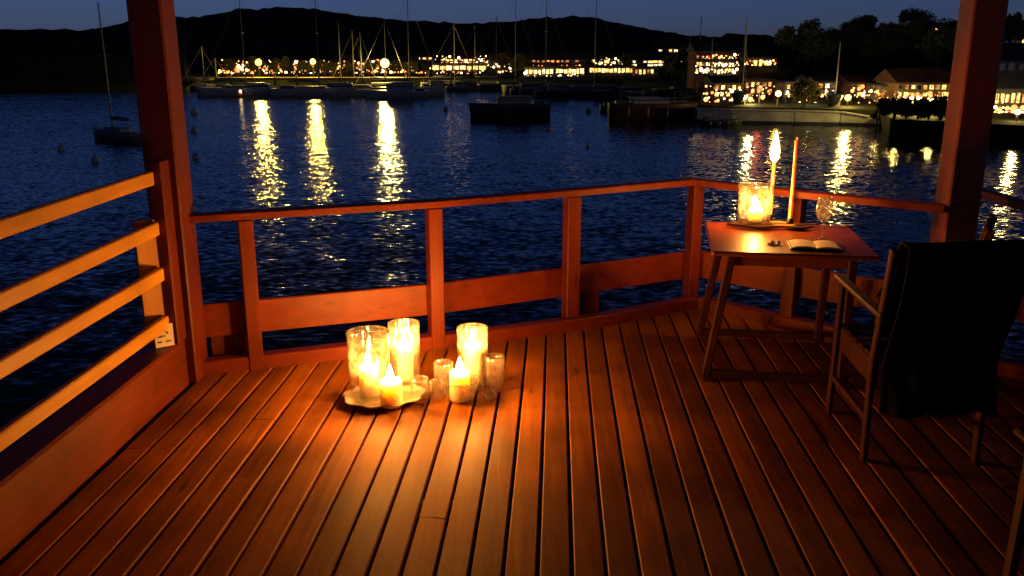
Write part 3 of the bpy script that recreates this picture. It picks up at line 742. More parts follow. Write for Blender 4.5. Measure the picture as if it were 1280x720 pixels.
H_(541, 607, 80, YS(570, 38), 'wide restaurant with a glaring white front, centre left of the shore', 'w_cream', 'r_tin', 'flat', rows=1, ncol=8, cols_=('white', 'white', 'gold'), ww=.85, lit=1, name='restaurant', cat='restaurant', seed=9)
H_(550, 602, 65, YS(570, 64), 'three storey hotel above the glaring white restaurant front', 'w_cream', 'r_tile', rows=2, ncol=9, cols_=('gold', 'amber', 'orange'), lit=.8, name='hotel', cat='hotel', seed=10)
H_(596, 634, 74, YS(610, 52), 'ochre house right of the hotel with two pink white upper windows', 'w_ochre', 'r_tile', rows=2, ncol=5, cols_=('amber', 'pale', 'dim'), lit=.6, seed=11)
H_(620, 640, 63, YS(630, 88), 'small house high behind the hotel with one bright window', 'w_grey', 'r_slate', rows=1, ncol=2, cols_=('gold', 'amber'), seed=12)
H_(640, 736, 77, YS(690, 60), 'very long low building with a dim orange eaves line in the centre', 'w_brick', 'r_slate', rows=1, ncol=16, cols_=('dim', 'orange', 'dim'), wh=.3, sill=.75, name='warehouse', cat='warehouse', seed=13)
H_(656, 692, 90, YS(670, 16), 'glass fronted boathouse glowing yellow white at the waterside in the centre', 'w_white', 'r_tin', 'flat', rows=1, ncol=7, cols_=('white', 'pale', 'gold'), ww=.85, lit=1, name='boathouse', cat='boathouse', depth=4, seed=14)
H_(694, 730, 92, YS(710, 20), 'yellow lit waterside cafe right of the glass fronted boathouse', 'w_cream', 'r_tin', 'flat', rows=1, ncol=7, cols_=('gold', 'white', 'pale'), ww=.8, lit=1, name='cafe', cat='cafe', depth=4, seed=15)
H_(736, 792, 93, YS(760, 26), 'long terrace building with golden doors right of the waterside cafe', 'w_cream', 'r_tile', 'flat', rows=1, ncol=11, cols_=('gold', 'amber', 'white'), ww=.75, lit=.9, name='terrace_building', cat='restaurant', depth=5, seed=16)
H_(793, 822, 96, YS(800, 24), 'low kiosk row with amber windows at the right end of the middle shore', 'w_ochre', 'r_tin', 'flat', rows=1, ncol=6, cols_=('amber', 'gold', 'dim'), lit=.8, name='kiosk', cat='kiosk', depth=4, seed=17)
H_(738, 780, 74, YS(760, 66), 'white house with two big round lit windows above the terrace building', 'w_white', 'r_tile', rows=1, ncol=5, cols_=('white', 'amber', 'gold'), ww=.7, lit=.8, seed=18)
H_(783, 836, 72, YS(810, 62), 'broad house with a blazing yellow white storey, right of centre', 'w_cream', 'r_tile', rows=2, ncol=8, cols_=('white', 'gold', 'pale'), ww=.8, lit=.85, seed=19)
H_(870, 890, 74, YS(880, 36), 'flat roofed block with a bright yellow white window band, left of the tall mast', 'w_brick', 'r_tin', 'flat', rows=2, ncol=5, cols_=('amber', 'gold', 'pale'), ww=.7, lit=.85, name='apartment_block', cat='apartment block', seed=20, yb=92)
H_(892, 919, 75, YS(903, 34), 'flat roofed block with round pale windows, next to the tall mast', 'w_white', 'r_tin', 'flat', rows=2, ncol=6, cols_=('pale', 'gold', 'white'), ww=.62, lit=.9, name='apartment_block', cat='apartment block', seed=21, yb=92)
H_(936, 966, 75, YS(950, 44), 'distant white house with a faint lit balcony below the right end of the hill', 'w_white', 'r_slate', rows=1, ncol=5, cols_=('pale', 'dim', 'gold'), lit=.6, seed=22, yb=86)
H_(822, 862, 62, YS(820, 110), 'upper row house with small amber windows on the slope right of centre', 'w_ochre', 'r_slate', rows=1, ncol=6, cols_=('amber', 'dim', 'pale'), wh=.4, lit=.8, seed=23)
H_(870, 917, 65, YS(893, 46), 'upper slope house with a string of tiny pinkish windows above the two blocks', 'w_brick', 'r_slate', rows=1, ncol=8, cols_=('amber', 'dim', 'red'), wh=.35, lit=.8, seed=24, yb=78)
H_(838, 862, 73, YS(830, 58), 'house with gold windows just left of the two flat roofed blocks', 'w_brick', 'r_slate', rows=2, ncol=6, cols_=('gold', 'amber', 'white'), ww=.7, lit=.8, seed=36)
# near right shore
H_(893, 928, 109, YS(960, 15), 'dark timber bar with mixed white and orange windows, left of the red light', 'w_brick', 'r_slate', rows=2, ncol=5, cols_=('gold', 'dim', 'white', 'orange'), lit=.7, name='bar', cat='bar', seed=25)
H_(930, 966, 106, YS(960, 18), 'bar with red glowing windows on the near right shore', 'w_brick', 'r_tile', 'flat', rows=2, ncol=5, cols_=('red', 'orange', 'gold', 'dim'), lit=.8, name='bar', cat='bar', seed=26)
H_(982, 1012, 104, YS(990, 15), 'pale cafe with a yellow sign band, right of the orange lamp', 'w_white', 'r_tin', 'flat', rows=2, ncol=4, cols_=('gold', 'pale', 'orange'), lit=.8, name='cafe', cat='cafe', seed=27)
H_(1014, 1046, 108, YS(1030, 17), 'brick shop with pink white windows, left of the yellow lamp', 'w_brick', 'r_slate', rows=2, ncol=4, cols_=('pale', 'orange', 'dim'), lit=.7, name='shop', cat='shop', seed=28)
H_(1064, 1100, 102, YS(1080, 16), 'two storey brick house with yellow upper windows, right of the yellow lamp', 'w_brick', 'r_tile', rows=2, ncol=5, cols_=('gold', 'dim', 'amber'), lit=.6, seed=29)
H_(1101, 1112, 108, YS(1100, 12), 'narrow cream gable wall beside the big lit terrace', 'w_cream', 'r_tin', 'flat', rows=1, ncol=1, cols_=('dim',), lit=1, seed=30)
H_(1122, 1192, 108, YS(1140, 21), 'wide terrace restaurant with pink orange windows left of the right roof post', 'w_ochre', 'r_tile', rows=2, ncol=9, cols_=('orange', 'amber', 'gold', 'dim'), lit=.85, name='restaurant', cat='restaurant', seed=31)
H_(1236, 1330, 121, YS(1250, 16), 'long pale roofed waterside building seen right of the right roof post', 'w_grey', 'r_tin', rows=1, ncol=14, cols_=('amber', 'orange', 'gold'), ww=.75, lit=1, name='waterside_hall', cat='hall', seed=32)
H_(1250, 1300, 34, YS(1250, 78), 'hillside villa with rows of warm windows at the top right edge', 'w_cream', 'r_slate', rows=3, ncol=7, cols_=('amber', 'gold', 'dim'), lit=.7, wh=.35, name='villa', cat='villa', seed=33, yb=82)
H_(1234, 1330, 92, YS(1250, 40), 'dim grey storehouse on the slope right of the right roof post', 'w_grey', 'r_slate', rows=1, ncol=8, cols_=('dim',), lit=.0, name='storehouse', cat='storehouse', seed=34)
H_(1158, 1174, 28, YS(1150, 70), 'lone house with faint windows among the trees on top of the right headland', 'w_grey', 'r_slate', rows=1, ncol=4, cols_=('dim', 'amber'), lit=.9, wh=.3, seed=35, yb=44)

# ---------------------------------------------------------------- lamps
def lamp(px, py, Y, power, label, col=(1, .62, .18), r=.4, ybase=None, vis=3.0, name='street_lamp'):
    p = atY(px, py, Y); zb = gz(px, Y) if ybase is None else ybase
    t = thing(name, label, 'street lamp', (p.x, p.y, zb)); h = p.z-zb
    b = MB(); b.tube([(0, 0, -1), (0, 0, h*.5), (0, 0, h-.35)], [.10, .08, .06], 8); b.build('pole', M['iron'], t)
    b = MB(); b.lathe([(.01, h+r*1.35), (r*.5, h+r*1.2), (r*.8, h+r*1.02), (.01, h+r*1.0)], 12); b.build('hood', M['iron'], t)
    b = MB(); b.ball((0, 0, h), r, 24); b.build('lamp_globe', emit('lamp_glow', col, vis, True), t, True)
    point('lamp_light', (0, 0, h), power, col, r*.8, t)
    return t
YL = at(320, 112, SEA).y
lamp(323, 78, YL+.8, 5600, 'leftmost of the three bright quay lamps across the water', (1, .64, .085), .58, SEA+.9)
lamp(391, 77, YL+.8, 5000, 'middle one of the three bright quay lamps across the water', (1, .64, .085), .50, SEA+.9)
lamp(481, 79, YL+.8, 11000, 'brightest and rightmost of the three quay lamps across the water', (1, .70, .15), .8, SEA+.9)
YN = lambda px, d=3: YS(px, d)
lamp(973, 117, YN(973), 140, 'orange lamp on a tall post on the near right quay', (1, .50, .08), .30, vis=8)
lamp(950, 111, YN(950, 6), 45, 'red tinted lamp left of the orange quay lamp', (1, .16, .04), .33, vis=1.1)
lamp(1060, 122, YN(1060), 1300, 'yellow lamp on a post above the quay, left of the brick house', (1, .62, .12), .32)
lamp(1015, 115, YN(1015, 5), 330, 'small white lamp between the orange and the yellow quay lamps', (.9, .85, .35), .22, vis=1.1)
lamp(938, 124, YN(938, 4), 800, 'yellow white lamp left of the orange quay lamp and below the red tinted one', (1, .72, .22), .26, vis=1.1)
lamp(1099, 127, YN(1140, 5)-.8, 160, 'small lamp left of the terrace restaurant lights', (1, .72, .2), .22, vis=1.2)
lamp(1122, 128, YN(1140, 8), 600, 'first bright lamp of the terrace restaurant, counted from the left', (1, .70, .16), .28)
lamp(1137, 131, YN(1140, 6), 1000, 'second and largest lamp of the terrace restaurant from the left', (1, .74, .2), .40)
lamp(1165, 128, YN(1160, 6), 1000, 'third lamp of the terrace restaurant, near its right end', (1, .74, .2), .34)
lamp(1182, 130, YN(1180, 6), 700, 'last lamp of the terrace restaurant, beside the right roof post', (1, .70, .16), .28)
lamp(1272, 140, YN(1280, 3), 420, 'lamp on the waterfront right of the right roof post', (1, .66, .2), .25)

# light strings: wire, and every bulb a part
def light_string(px0, px1, y, Y, n, label, mat='bulb', sag=2.5, r=.10, jit=2.0, seed=0):
    n = int(n*1.7); r *= 1.5; jit *= 1.5
    rn = random.Random(seed+int(px0)); a_ = atY(px0, y, Y); b_ = atY(px1, y, Y); k = Y/F*.97
    t = thing('light_string', label, 'light string', ((a_.x+b_.x)/2, Y, gz((px0+px1)/2, Y))); ox, oz = t.location.x, t.location.z
    b = MB(); pts = []
    for i in range(n+2):
        s = i/(n+1); pts.append(Vector((a_.x+(b_.x-a_.x)*s-ox, rn.uniform(-.5, .5), a_.z-oz-(sag*4*s*(1-s))*k+rn.uniform(-jit, jit)*k)))
    b.tube(pts, .02, 5)
    b.build('wire', M['iron'], t)
    for q in (pts[0], pts[-1]): b = MB(); b.tube([(q.x, q.y, -1), (q.x, q.y, q.z+.2)], .06, 6); b.build('post', M['iron'], t)
    kinds = {'bulb': ('bulb', 'bulb', 'bulb_gold', 'bulb_red'), 'bulb_gold': ('bulb_gold', 'bulb_gold', 'bulb', 'bulb_white'), 'bulb_red': ('bulb_red', 'bulb_red', 'bulb', 'bulb_dim')}[mat]
    firsts = []
    for i_, q in enumerate(pts[1:-1]):
        if rn.random() < .22: continue
        if len(firsts) < 4:
            b = MB(); b.ball((0, 0, 0), r, 8); c = b.build('bulb', M[kinds[len(firsts)]], t); firsts.append(c)
        else:
            c = rn.choice(firsts).copy(); C.objects.link(c)
        c.location = q-Vector((0, 0, .1)); s = rn.uniform(.45, 1.2) if rn.random() < .8 else rn.uniform(1.5, 2.6); c.scale = (s, s, s)
    return t
LS = light_string
LS(276, 318, 84, YS(300, 30), 20, 'orange fairy lights in front of the low ochre cottage', sag=3, jit=5)
LS(326, 358, 86, YS(340, 30), 18, 'orange fairy lights right of the leftmost bright lamp', sag=2, jit=5)
LS(368, 414, 86, YS(390, 30), 18, 'amber fairy lights around the second bright lamp', sag=2, jit=5)
LS(418, 470, 88, YS(440, 30), 16, 'dull red fairy lights between the second and third lamps', 'bulb_red', sag=2, jit=4, r=.08)
LS(488, 545, 88, YS(510, 30), 18, 'amber fairy lights right of the brightest lamp', sag=3, jit=5)
LS(542, 612, 73, YS(570, 50), 18, 'golden bulbs strung along the hotel front', 'bulb_gold', sag=2, jit=3)
LS(640, 740, 82, YS(690, 50), 26, 'dull orange bulbs along the long low building', 'bulb_red', sag=2, jit=2, r=.08)
LS(738, 835, 82, YS(780, 52), 24, 'golden bulbs in front of the white house and the blazing broad house', 'bulb_gold', sag=2, jit=5, r=.13)
LS(740, 860, 102, YS(790, 20), 22, 'amber bulbs hung over the long terrace building', sag=2, jit=3)
LS(868, 925, 69, YS(893, 42), 16, 'tiny amber bulbs across the slope above the two blocks', sag=1, jit=2, r=.055)
LS(878, 970, 121, YS(930, 8), 20, 'mixed orange bulbs along the near quay left of the orange lamp', sag=2, jit=6, r=.07)
LS(982, 1056, 124, YS(1020, 8), 16, 'orange bulbs along the near quay between the orange and yellow lamps', sag=2, jit=6, r=.07)
LS(1066, 1118, 120, YS(1085, 8), 12, 'gold bulbs in front of the two storey brick house', sag=2, jit=6, r=.06)
LS(1118, 1192, 117, YS(1150, 12), 24, 'pink orange bulbs over the terrace restaurant', 'bulb_red', sag=2, jit=3, r=.07)
LS(1234, 1300, 133, YS(1260, 12), 26, 'upper dense row of amber bulbs right of the right roof post', sag=1, jit=1.5, r=.09)
LS(1234, 1300, 137, YS(1260, 11), 24, 'lower dense row of amber bulbs right of the right roof post', sag=1, jit=1.5, r=.08)

for a_ in ((276, 355, 79, 30, 'upper row of amber lights around the leftmost bright lamp'), (272, 358, 90, 27, 'lowest row of amber lights around the leftmost bright lamp'),
    (366, 414, 80, 30, 'upper row of amber lights around the middle bright lamp'), (362, 416, 91, 27, 'lowest row of amber lights around the middle bright lamp'),
    (450, 520, 84, 30, 'middle row of amber lights around the brightest lamp'), (440, 545, 92, 27, 'lowest row of amber lights around the brightest lamp'), (420, 476, 80, 34, 'upper row of amber lights left of the brightest lamp')):
    LS(a_[0], a_[1], a_[2], YS((a_[0]+a_[1])/2, a_[3]), int((a_[1]-a_[0])/2.6), a_[4], jit=3.5, sag=1)
for a_ in ((540, 640, 91, 24, 'amber lights below the glaring restaurant front', 'bulb'), (600, 650, 79, 46, 'golden lights right of the hotel', 'bulb_gold'), (655, 732, 95, 14, 'golden bulbs in front of the boathouse and cafe', 'bulb_gold'),
    (740, 858, 76, 58, 'upper golden bulbs before the blazing broad house', 'bulb_gold'), (868, 922, 87, 27, 'golden bulbs before the two flat roofed blocks', 'bulb_gold')):
    LS(a_[0], a_[1], a_[2], YS(893 if a_[0] == 868 else (a_[0]+min(a_[1], 850))/2, a_[3]), int((a_[1]-a_[0])/2.8), a_[4], a_[5], jit=2 if a_[0] == 868 else 3, sag=1, r=.055 if a_[0] == 868 else .1)
for a_ in ((880, 968, 112, 12, 'upper orange bulbs over the two bars', 'bulb'), (980, 1056, 113, 12, 'upper gold bulbs over the cafe and the shop', 'bulb_gold'), (1064, 1116, 112, 12, 'upper amber bulbs on the two storey brick house', 'bulb'), (1116, 1192, 125, 10, 'lower golden bulbs along the terrace restaurant', 'bulb_gold')):
    LS(a_[0], a_[1], a_[2], YS((a_[0]+a_[1])/2, a_[3]), int((a_[1]-a_[0])/3.2), a_[4], a_[5], jit=4, sag=1, r=.06)

LS(905, 972, 77, YS(940, 40), 20, 'small amber bulbs in front of the distant white house with the balcony', sag=1, jit=2, r=.07)
LS(868, 925, 79, YS(893, 30), 14, 'middle row of golden bulbs over the two flat roofed blocks', 'bulb_gold', sag=1, jit=2, r=.05)
# ---------------------------------------------------------------- boats
def hull_mesh(Lh, B, fb, draft=.35, transom=.75, sheer=.25):
    mb = MB(); n = 14; sec = 6; vs = []
    for i in range(n+1):
        s = i/n; x = -Lh/2+Lh*s
        w = B/2*(transom+(1-transom)*math.sin(min(1, s/.45)*PI/2)) if s < .45 else B/2*math.cos(((s-.45)/.55)**1.7*PI/2)
        w = max(w, .02); top = fb+sheer*(s-.35)**2*2.2
        rake = .10*Lh*max(0, s-.8)*2.5
        ring = []
        for k in range(sec+1):
            q = k/sec; y = w*(q**.45) if q > 0 else 0; z = -draft+(top+draft)*q
            ring.append((x+rake*q*.6, y, z))
        full = [(a_, -y, z) for a_, y, z in ring[::-1]]+ring[1:]
        vs += full
    m_ = 2*sec+1; fs = []
    for i in range(n):
        for k in range(m_-1): fs.append((i*m_+k, i*m_+k+1, (i+1)*m_+k+1, (i+1)*m_+k))
        fs.append((i*m_+m_-1, i*m_, (i+1)*m_, (i+1)*m_+m_-1))
    fs.append(tuple(range(m_))[::-1])
    mb.add(vs, fs); return mb
def sailboat(px, py, Lh, label, top=None, rz=.3, hullm='hull_white', group=None, mastm='mast', stay=True):
    p = at(px, py, SEA); t = thing('sailing_yacht', label, 'yacht', p, rz)
    fb = .09*Lh; B = Lh*.3; hm = (atY(top[0], top[1], p.y).z-SEA) if top else Lh*1.25
    lean = 0
    hull_mesh(Lh, B, fb).build('hull', M[hullm], t, True)
    b = MB(); b.box((-Lh*.02, 0, fb+.18), (Lh*.36, B*.5, .42), 0, None, .12); cb = b.build('cabin', M['cabin'], t)
    b = MB(); b.box((-Lh*.02, 0, fb+.22), (Lh*.26, B*.5+.02, .12)); b.build('window', M['darkglass'], cb)
    mx = Lh*.08; b = MB(); b.tube([(mx, 0, fb), (mx, 0, hm*.6), (mx, 0, hm)], [.085, .075, .05], 7); b.build('mast', M[mastm], t)
    b = MB(); b.tube([(mx, 0, fb+1.0), (mx-Lh*.38, 0, fb+1.05)], .06, 6); bo = b.build('boom', M[mastm], t)
    b = MB(); b.tube([(mx-.1, 0, fb+1.16), (mx-Lh*.2, 0, fb+1.24), (mx-Lh*.37, 0, fb+1.16)], [.14, .13, .07], 8); b.build('furled_sail', M['sail'], bo, True)
    b = MB(); b.tube([(mx, -Lh*.1, hm*.62), (mx, Lh*.1, hm*.62)], .03, 5); b.build('spreader', M[mastm], t)
    if stay:
        for q in ((Lh*.47, 0, fb+.3), (-Lh*.48, 0, fb)):
            b = MB(); b.tube([(mx, 0, hm*.98), q], .018, 4); b.build('stay', M[mastm], t)
    return t
def motorboat(px, py, Lh, label, rz=0, hullm='hull_white', cab=True, sh=.22, tall=1.0, name='motor_boat', cat='motor boat', fb=None, lit=None):
    p = at(px, py, SEA); t = thing(name, label, cat, p, rz); fb = fb or .105*Lh; B = Lh*.32
    hull_mesh(Lh, B, fb, transom=.9, sheer=sh).build('hull', M[hullm], t, True)
    if cab:
        hc = .13*Lh*tall; b = MB(); b.box((-Lh*.04, 0, fb+hc/2), (Lh*.42, B*.62, hc), 0, Matrix.Shear('XY', 4, (0, 0)), .15); cb = b.build('cabin', M['cabin' if hullm != 'hull_dark' else 'hull_grey'], t)
        b = MB(); b.box((-Lh*.04, 0, fb+hc*.62), (Lh*.425, B*.625, hc*.3)); b.build('window', M[lit or 'darkglass'], cb)
        b = MB(); b.box((-Lh*.10, 0, fb+hc+.07), (Lh*.36, B*.66, .09), 0, None, .03); b.build('canopy', M['cabin'], cb)
    b = MB(); b.tube([(-Lh*.12, 0, fb), (-Lh*.12, 0, fb+Lh*.30*tall)], [.035, .02], 6); b.build('antenna', M['mast'], t)
    b = MB(); b.box((-Lh*.36, 0, fb+.16), (Lh*.14, B*.5, .36), 0, None, .05); b.build('stern_locker', M['hull_dark'], t)
    for k in range(3):
        b = MB(); b.tube([(-Lh*.3+k*Lh*.22, -B*.53, fb*.25), (-Lh*.3+k*Lh*.22, -B*.53, fb*.8)], .10, 8); b.build('fender', M['hull_grey'], t)
    b = MB()
    for s in (-1, 1): b.tube([(Lh*.12, s*B*.42, fb+.55), (Lh*.32, s*B*.30, fb+.62), (Lh*.46, s*.05, fb+.72)], .025, 5)
    b.build('bow_rail', M['mast'], t)
    return t
sailboat(147, 174, 7.2, 'lone yacht moored at the far left, its bare mast reaching the sky', (127, 2), PI-.62, 'hull_grey', stay=False)
sailboat(252, 112, 8, 'yacht with a short mast just right of the left roof post', (252, 58), .2, 'hull_grey')
sailboat(268, 112, 7, 'smaller yacht with the shortest mast, second from the left roof post', (267, 72), .4, 'hull_grey')
sailboat(300, 119, 13, 'big yacht with a very tall mast left of the leftmost quay lamp', (297, -8), .1)
sailboat(392, 120, 13, 'big yacht with a very tall mast left of the middle quay lamp', (378, -8), .12)
sailboat(478, 112, 10, 'yacht whose mast rises beside the brightest quay lamp', (478, 25), .1)
sailboat(505, 119, 13, 'yacht with the tall mast right of the brightest quay lamp', (501, -8), -.2)
sailboat(422, 111, 9, 'yacht with a faint mast right of the middle quay lamp', (420, 28), .3, 'hull_grey', mastm='hull_dark', stay=False)
sailboat(439, 111, 8, 'yacht with a faint shorter mast half way between middle and brightest lamps', (438, 38), .3, 'hull_grey', mastm='hull_dark')
sailboat(449, 111, 8, 'yacht with the rightmost faint mast before the brightest lamp', (448, 40), -.3, 'hull_grey', mastm='hull_dark')
sailboat(563, 110, 11, 'yacht whose mast stands at the left side of the hotel', (561, 30), .2, mastm='mast')
sailboat(589, 111, 10, 'yacht with a faint mast in front of the hotel', (586, 32), .2, 'hull_grey', mastm='hull_dark')
sailboat(615, 111, 11, 'yacht with a faint mast right of the hotel', (612, 20), -.2, 'hull_grey', mastm='hull_dark')
sailboat(638, 112, 12, 'yacht whose mast reaches the skyline left of the boathouse', (636, -6), .2, 'hull_grey', mastm='hull_dark')
sailboat(675, 115, 13, 'yacht with a tall mast in front of the glowing boathouse', (674, -8), .3, mastm='hull_grey')
sailboat(735, 118, 13, 'yacht with a tall mast crossing the hilltop near the centre', (732, -8), -.15, 'hull_grey', mastm='hull_dark')
sailboat(853, 118, 10, 'leftmost of three yachts with close masts left of the tall mast', (851, 42), .25, 'hull_grey')
sailboat(866, 118, 10, 'middle one of three yachts with close masts left of the tall mast', (863, 20), .25, 'hull_grey')
sailboat(880, 123, 10, 'rightmost of three yachts with close masts, dark hull', (878, 48), -.25, 'hull_dark')
sailboat(866, 135, 7.5, 'small dark yacht moored against the left end of the pale quay wall', (860, 92), .5, 'hull_dark', stay=False)
# masts on the quay side: yachts laid up ashore are moored just beyond the wall
def yacht_ashore(px, Y, top, label):
    p = atY(px, 130, Y); p.z = gz(px, Y)+.45; t = thing('laid_up_yacht', label, 'yacht', p, 1.2); Lh = 6; fb = .7; hm = atY(top[0], top[1], Y).z-p.z
    hull_mesh(Lh, 2.0, fb, .4).build('hull', M['hull_dark'], t, True)
    b = MB(); b.tube([(.5, 0, fb), (.5, 0, hm)], [.085, .05], 7); b.build('mast', M['mast'], t)
    for q in ((3.2, 0, fb+.2), (-3.3, 0, fb)): b = MB(); b.tube([(.5, 0, hm), q], .018, 4); b.build('stay', M['mast'], t)
    for x in (-1.5, 1.5): b = MB(); b.box((x, 0, -.45), (.3, 1.2, .6)); b.build('cradle', M['bark'], t)
    return t
yacht_ashore(926, YS(926, 5), (929, 20), 'yacht laid up on the quay with the tallest mast on the right shore')
yacht_ashore(1043, YS(1043, 5), (1046, 52), 'yacht laid up on the quay beside the yellow lamp')
# marina motor boats
motorboat(282, 117, 6.0, 'small pale launch at the left end of the marina row', 0.1, 'hull_grey')
motorboat(327, 119, 8.0, 'white motor boat below the leftmost quay lamp', .05)
motorboat(363, 119.5, 6.5, 'low grey launch between the leftmost and middle quay lamps', -.1, 'hull_grey')
motorboat(430, 120, 8.5, 'white motor boat right below the middle quay lamp', .08)
motorboat(457, 118, 6.0, 'small grey launch left of the largest white motor boat', .0, 'hull_grey')
motorboat(497, 122, 9.6, 'largest white motor boat, below the brightest quay lamp', PI+.06)
motorboat(548, 112, 6.5, 'small white boat right of the marina row', .2)
motorboat(578, 113, 6.0, 'grey cabin boat below the restaurant front', .1, 'hull_grey')
motorboat(622, 111, 5.5, 'bright white cabin boat left of the low pier', .1)
motorboat(664, 117, 7.0, 'grey cabin boat behind the black workboat', .1, 'hull_grey')
motorboat(700, 121, 8.0, 'dark launch below the low pier', .0, 'hull_dark')
motorboat(752, 122, 8.0, 'dark launch under the long terrace building', PI, 'hull_dark')
motorboat(792, 122, 7.0, 'grey launch left of the dark barges', .1, 'hull_grey')
motorboat(638, 145.5, 9.0, 'long black workboat moored in the middle of the harbour', PI+.05, 'hull_dark', tall=.75, name='workboat', cat='workboat', fb=1.35)
motorboat(815, 149, 9.6, 'dark reddish barge moored left of the pale quay wall', .03, 'hull_red', tall=.5, name='barge', cat='barge', fb=1.7)
motorboat(783, 139, 6.5, 'low grey boat just behind the left end of the reddish barge', .0, 'hull_grey', cab=False)
motorboat(852, 146, 7.5, 'black tug between the reddish barge and the pale quay wall', .1, 'hull_dark', tall=.9, name='tug_boat', cat='tug')
motorboat(901, 163-7, 4.2, 'tiny dark dinghy against the left part of the quay wall', .05, 'hull_dark', cab=False, name='dinghy', cat='dinghy')
# buoys
def buoy(px, py, r, label, mat='buoy', lit=False):
    p = at(px, py, SEA); t = thing('mooring_buoy', label, 'buoy', p)
    b = MB(); b.ball((0, 0, r*.45), r, 14, .85); b.build('float', M[mat], t, True)
    b = MB(); b.tube([(0, 0, r*1.2), (0, 0, r*1.75)], r*.12, 6); b.ball((0, 0, r*1.8), r*.2, 8); b.build('ring', M['iron'], t)
    if lit: b = MB(); b.ball((0, 0, r*2.0), r*.5, 10); b.build('lantern', M['bulb_gold'], t)
for (px, py, r, lb_) in ((76, 187, .27, 'pale buoy left of and below the lone moored yacht'), (119, 202, .27, 'pale buoy nearest below the lone moored yacht'),
    (243, 142, .42, 'largest buoy just right of the left roof post'), (243, 164, .32, 'second buoy down, right of the left roof post'), (245, 198, .26, 'lowest buoy right of the left roof post'),
    (557, 138, .34, 'buoy in open water left of the black workboat'), (735, 140, .36, 'buoy right of the black workboat'), (761, 139, .3, 'small buoy at the bow of the low grey boat'),
    (735, 183, .18, 'small pale buoy in open water below the centre'), (553, 120, .34, 'far buoy in front of the small white boat'), (881, 156, .2, 'tiny buoy below the left end of the quay wall'), (528, 132, .25, 'small buoy right of the largest white motor boat'),
    (808, 234, .12, 'dark buoy just below the railing top near the far corner')):
    buoy(px, py, r, lb_)
buoy(686, 163, .2, 'small orange buoy below the black workboat', 'buoy_orange')
buoy(301, 121, .42, 'lit yellow buoy below and left of the leftmost quay lamp', 'buoy_orange', True)

# ---------------------------------------------------------------- trees
def tree_parts(seed, h, w, leafm):
    rn = random.Random(seed); tr = MB(); pts = [(0, 0, -.8), (.1*rn.uniform(-1, 1), 0, h*.25), (.3*rn.uniform(-1, 1), .2, h*.5), (.2, .1, h*.8)]
    tr.tube(pts, [w*.05, w*.04, w*.028, w*.01], 7)
    lobes = []
    for k in range(11):
        a_ = rn.uniform(0, 2*PI); q = rn.uniform(.1, .42)*w; z = h*rn.uniform(.42, .9); rr = w*rn.uniform(.13, .24)*(1.25-.5*z/h)
        c = Vector((q*math.cos(a_), q*math.sin(a_), z)); lobes.append((c, rr))
        tr.tube([pts[1], pts[2], tuple(c)], [w*.02, w*.014, w*.004], 5)
    cr = MB()
    for c, rr in lobes:
        for _ in range(240):
            d = Vector((rn.gauss(0, 1), rn.gauss(0, 1), rn.gauss(0, .8))); d.normalize(); p = c+d*rr*rn.uniform(.45, 1.12)
            s = rn.uniform(.12, .32)*(w/7)**.5; u = Vector((rn.gauss(0, 1), rn.gauss(0, 1), rn.gauss(0, 1))).normalized(); v = u.orthogonal().normalized()*s; x = u.cross(v).normalized()*s*.7
            cr.add([p-v, p-x*.8, p+v, p+x*.8], [(0, 1, 2, 3)])
    return tr, cr
protos = []
def make_tree(px, Y, h, w, label, seed, leafm='leaf', group=None, cat='tree', name='tree'):
    tr, cr = tree_parts(seed, h, w, leafm); z = gz(px, Y); t = thing(name, label, cat, (xof(px, Y), Y, z), rn.uniform(0, 6), group)
    tr.build('trunk', M['bark'], t); cr.build('crown', M[leafm], t); return t
def copy_tree(src, px, Y, s, label, group):
    r = src.copy(); C.objects.link(r); r.location = (xof(px, Y), Y, gz(px, Y)); r.scale = (s, s, s); r.rotation_euler = (0, 0, rn.uniform(0, 6)); r['label'] = label
    if group: r['group'] = group
    for ch in src.children: c = ch.copy(); C.objects.link(c); c.parent = r
    return r
GH = 'trees along the top of the right headland'; LH_ = 'dark tree in the black row on top of the right headland'
T0 = make_tree(1012, YS(1012, 90), 5, 6, LH_, 1, group=GH); T1 = make_tree(1075, YS(1075, 88), 5.2, 6.5, LH_, 2, group=GH); T2 = make_tree(1140, YS(1140, 85), 5.6, 7, LH_, 3, group=GH)
for i, px in enumerate([985, 998, 1026, 1040, 1052, 1064, 1088, 1100, 1112, 1125, 1153, 1166, 1180, 1194, 1208, 1222, 1236, 1250, 1264, 1280, 1300]):
    d = 84+rn.uniform(-10, 8); copy_tree((T0, T1, T2)[i % 3], px, YS(px, d), rn.uniform(.5, .85)*(1.0 if px > 1000 else .6), LH_, GH)
GS = 'trees on the dark slope of the right headland'; LS_ = 'dark tree on the slope between the right shore buildings and the headland top'
T3 = make_tree(1000, YS(1000, 44), 6, 7, LS_, 4, group=GS)
for i, px in enumerate([1022, 1050, 1075, 1100, 1125, 1150, 1175, 1012, 1063, 1092, 1138, 1185, 1215, 1240, 1262]):
    copy_tree((T3, T1, T0)[i % 3], px, YS(px, 42+12*(i % 3)+rn.uniform(-3, 3)), rn.uniform(.7, 1.0), LS_, GS)
B0 = make_tree(1128, YS(1150, 2), 1.6, 3.2, 'first dark shrub at the water under the terrace restaurant, from the left', 5, group='shrubs under the terrace restaurant', cat='shrub', name='shrub')
for px, lb_ in ((1143, 'second'), (1158, 'third'), (1172, 'fourth'), (1186, 'fifth')):
    copy_tree(B0, px, YS(px, 1.5), rn.uniform(.8, 1.1), lb_+' dark shrub at the water under the terrace restaurant, from the left', 'shrubs under the terrace restaurant')
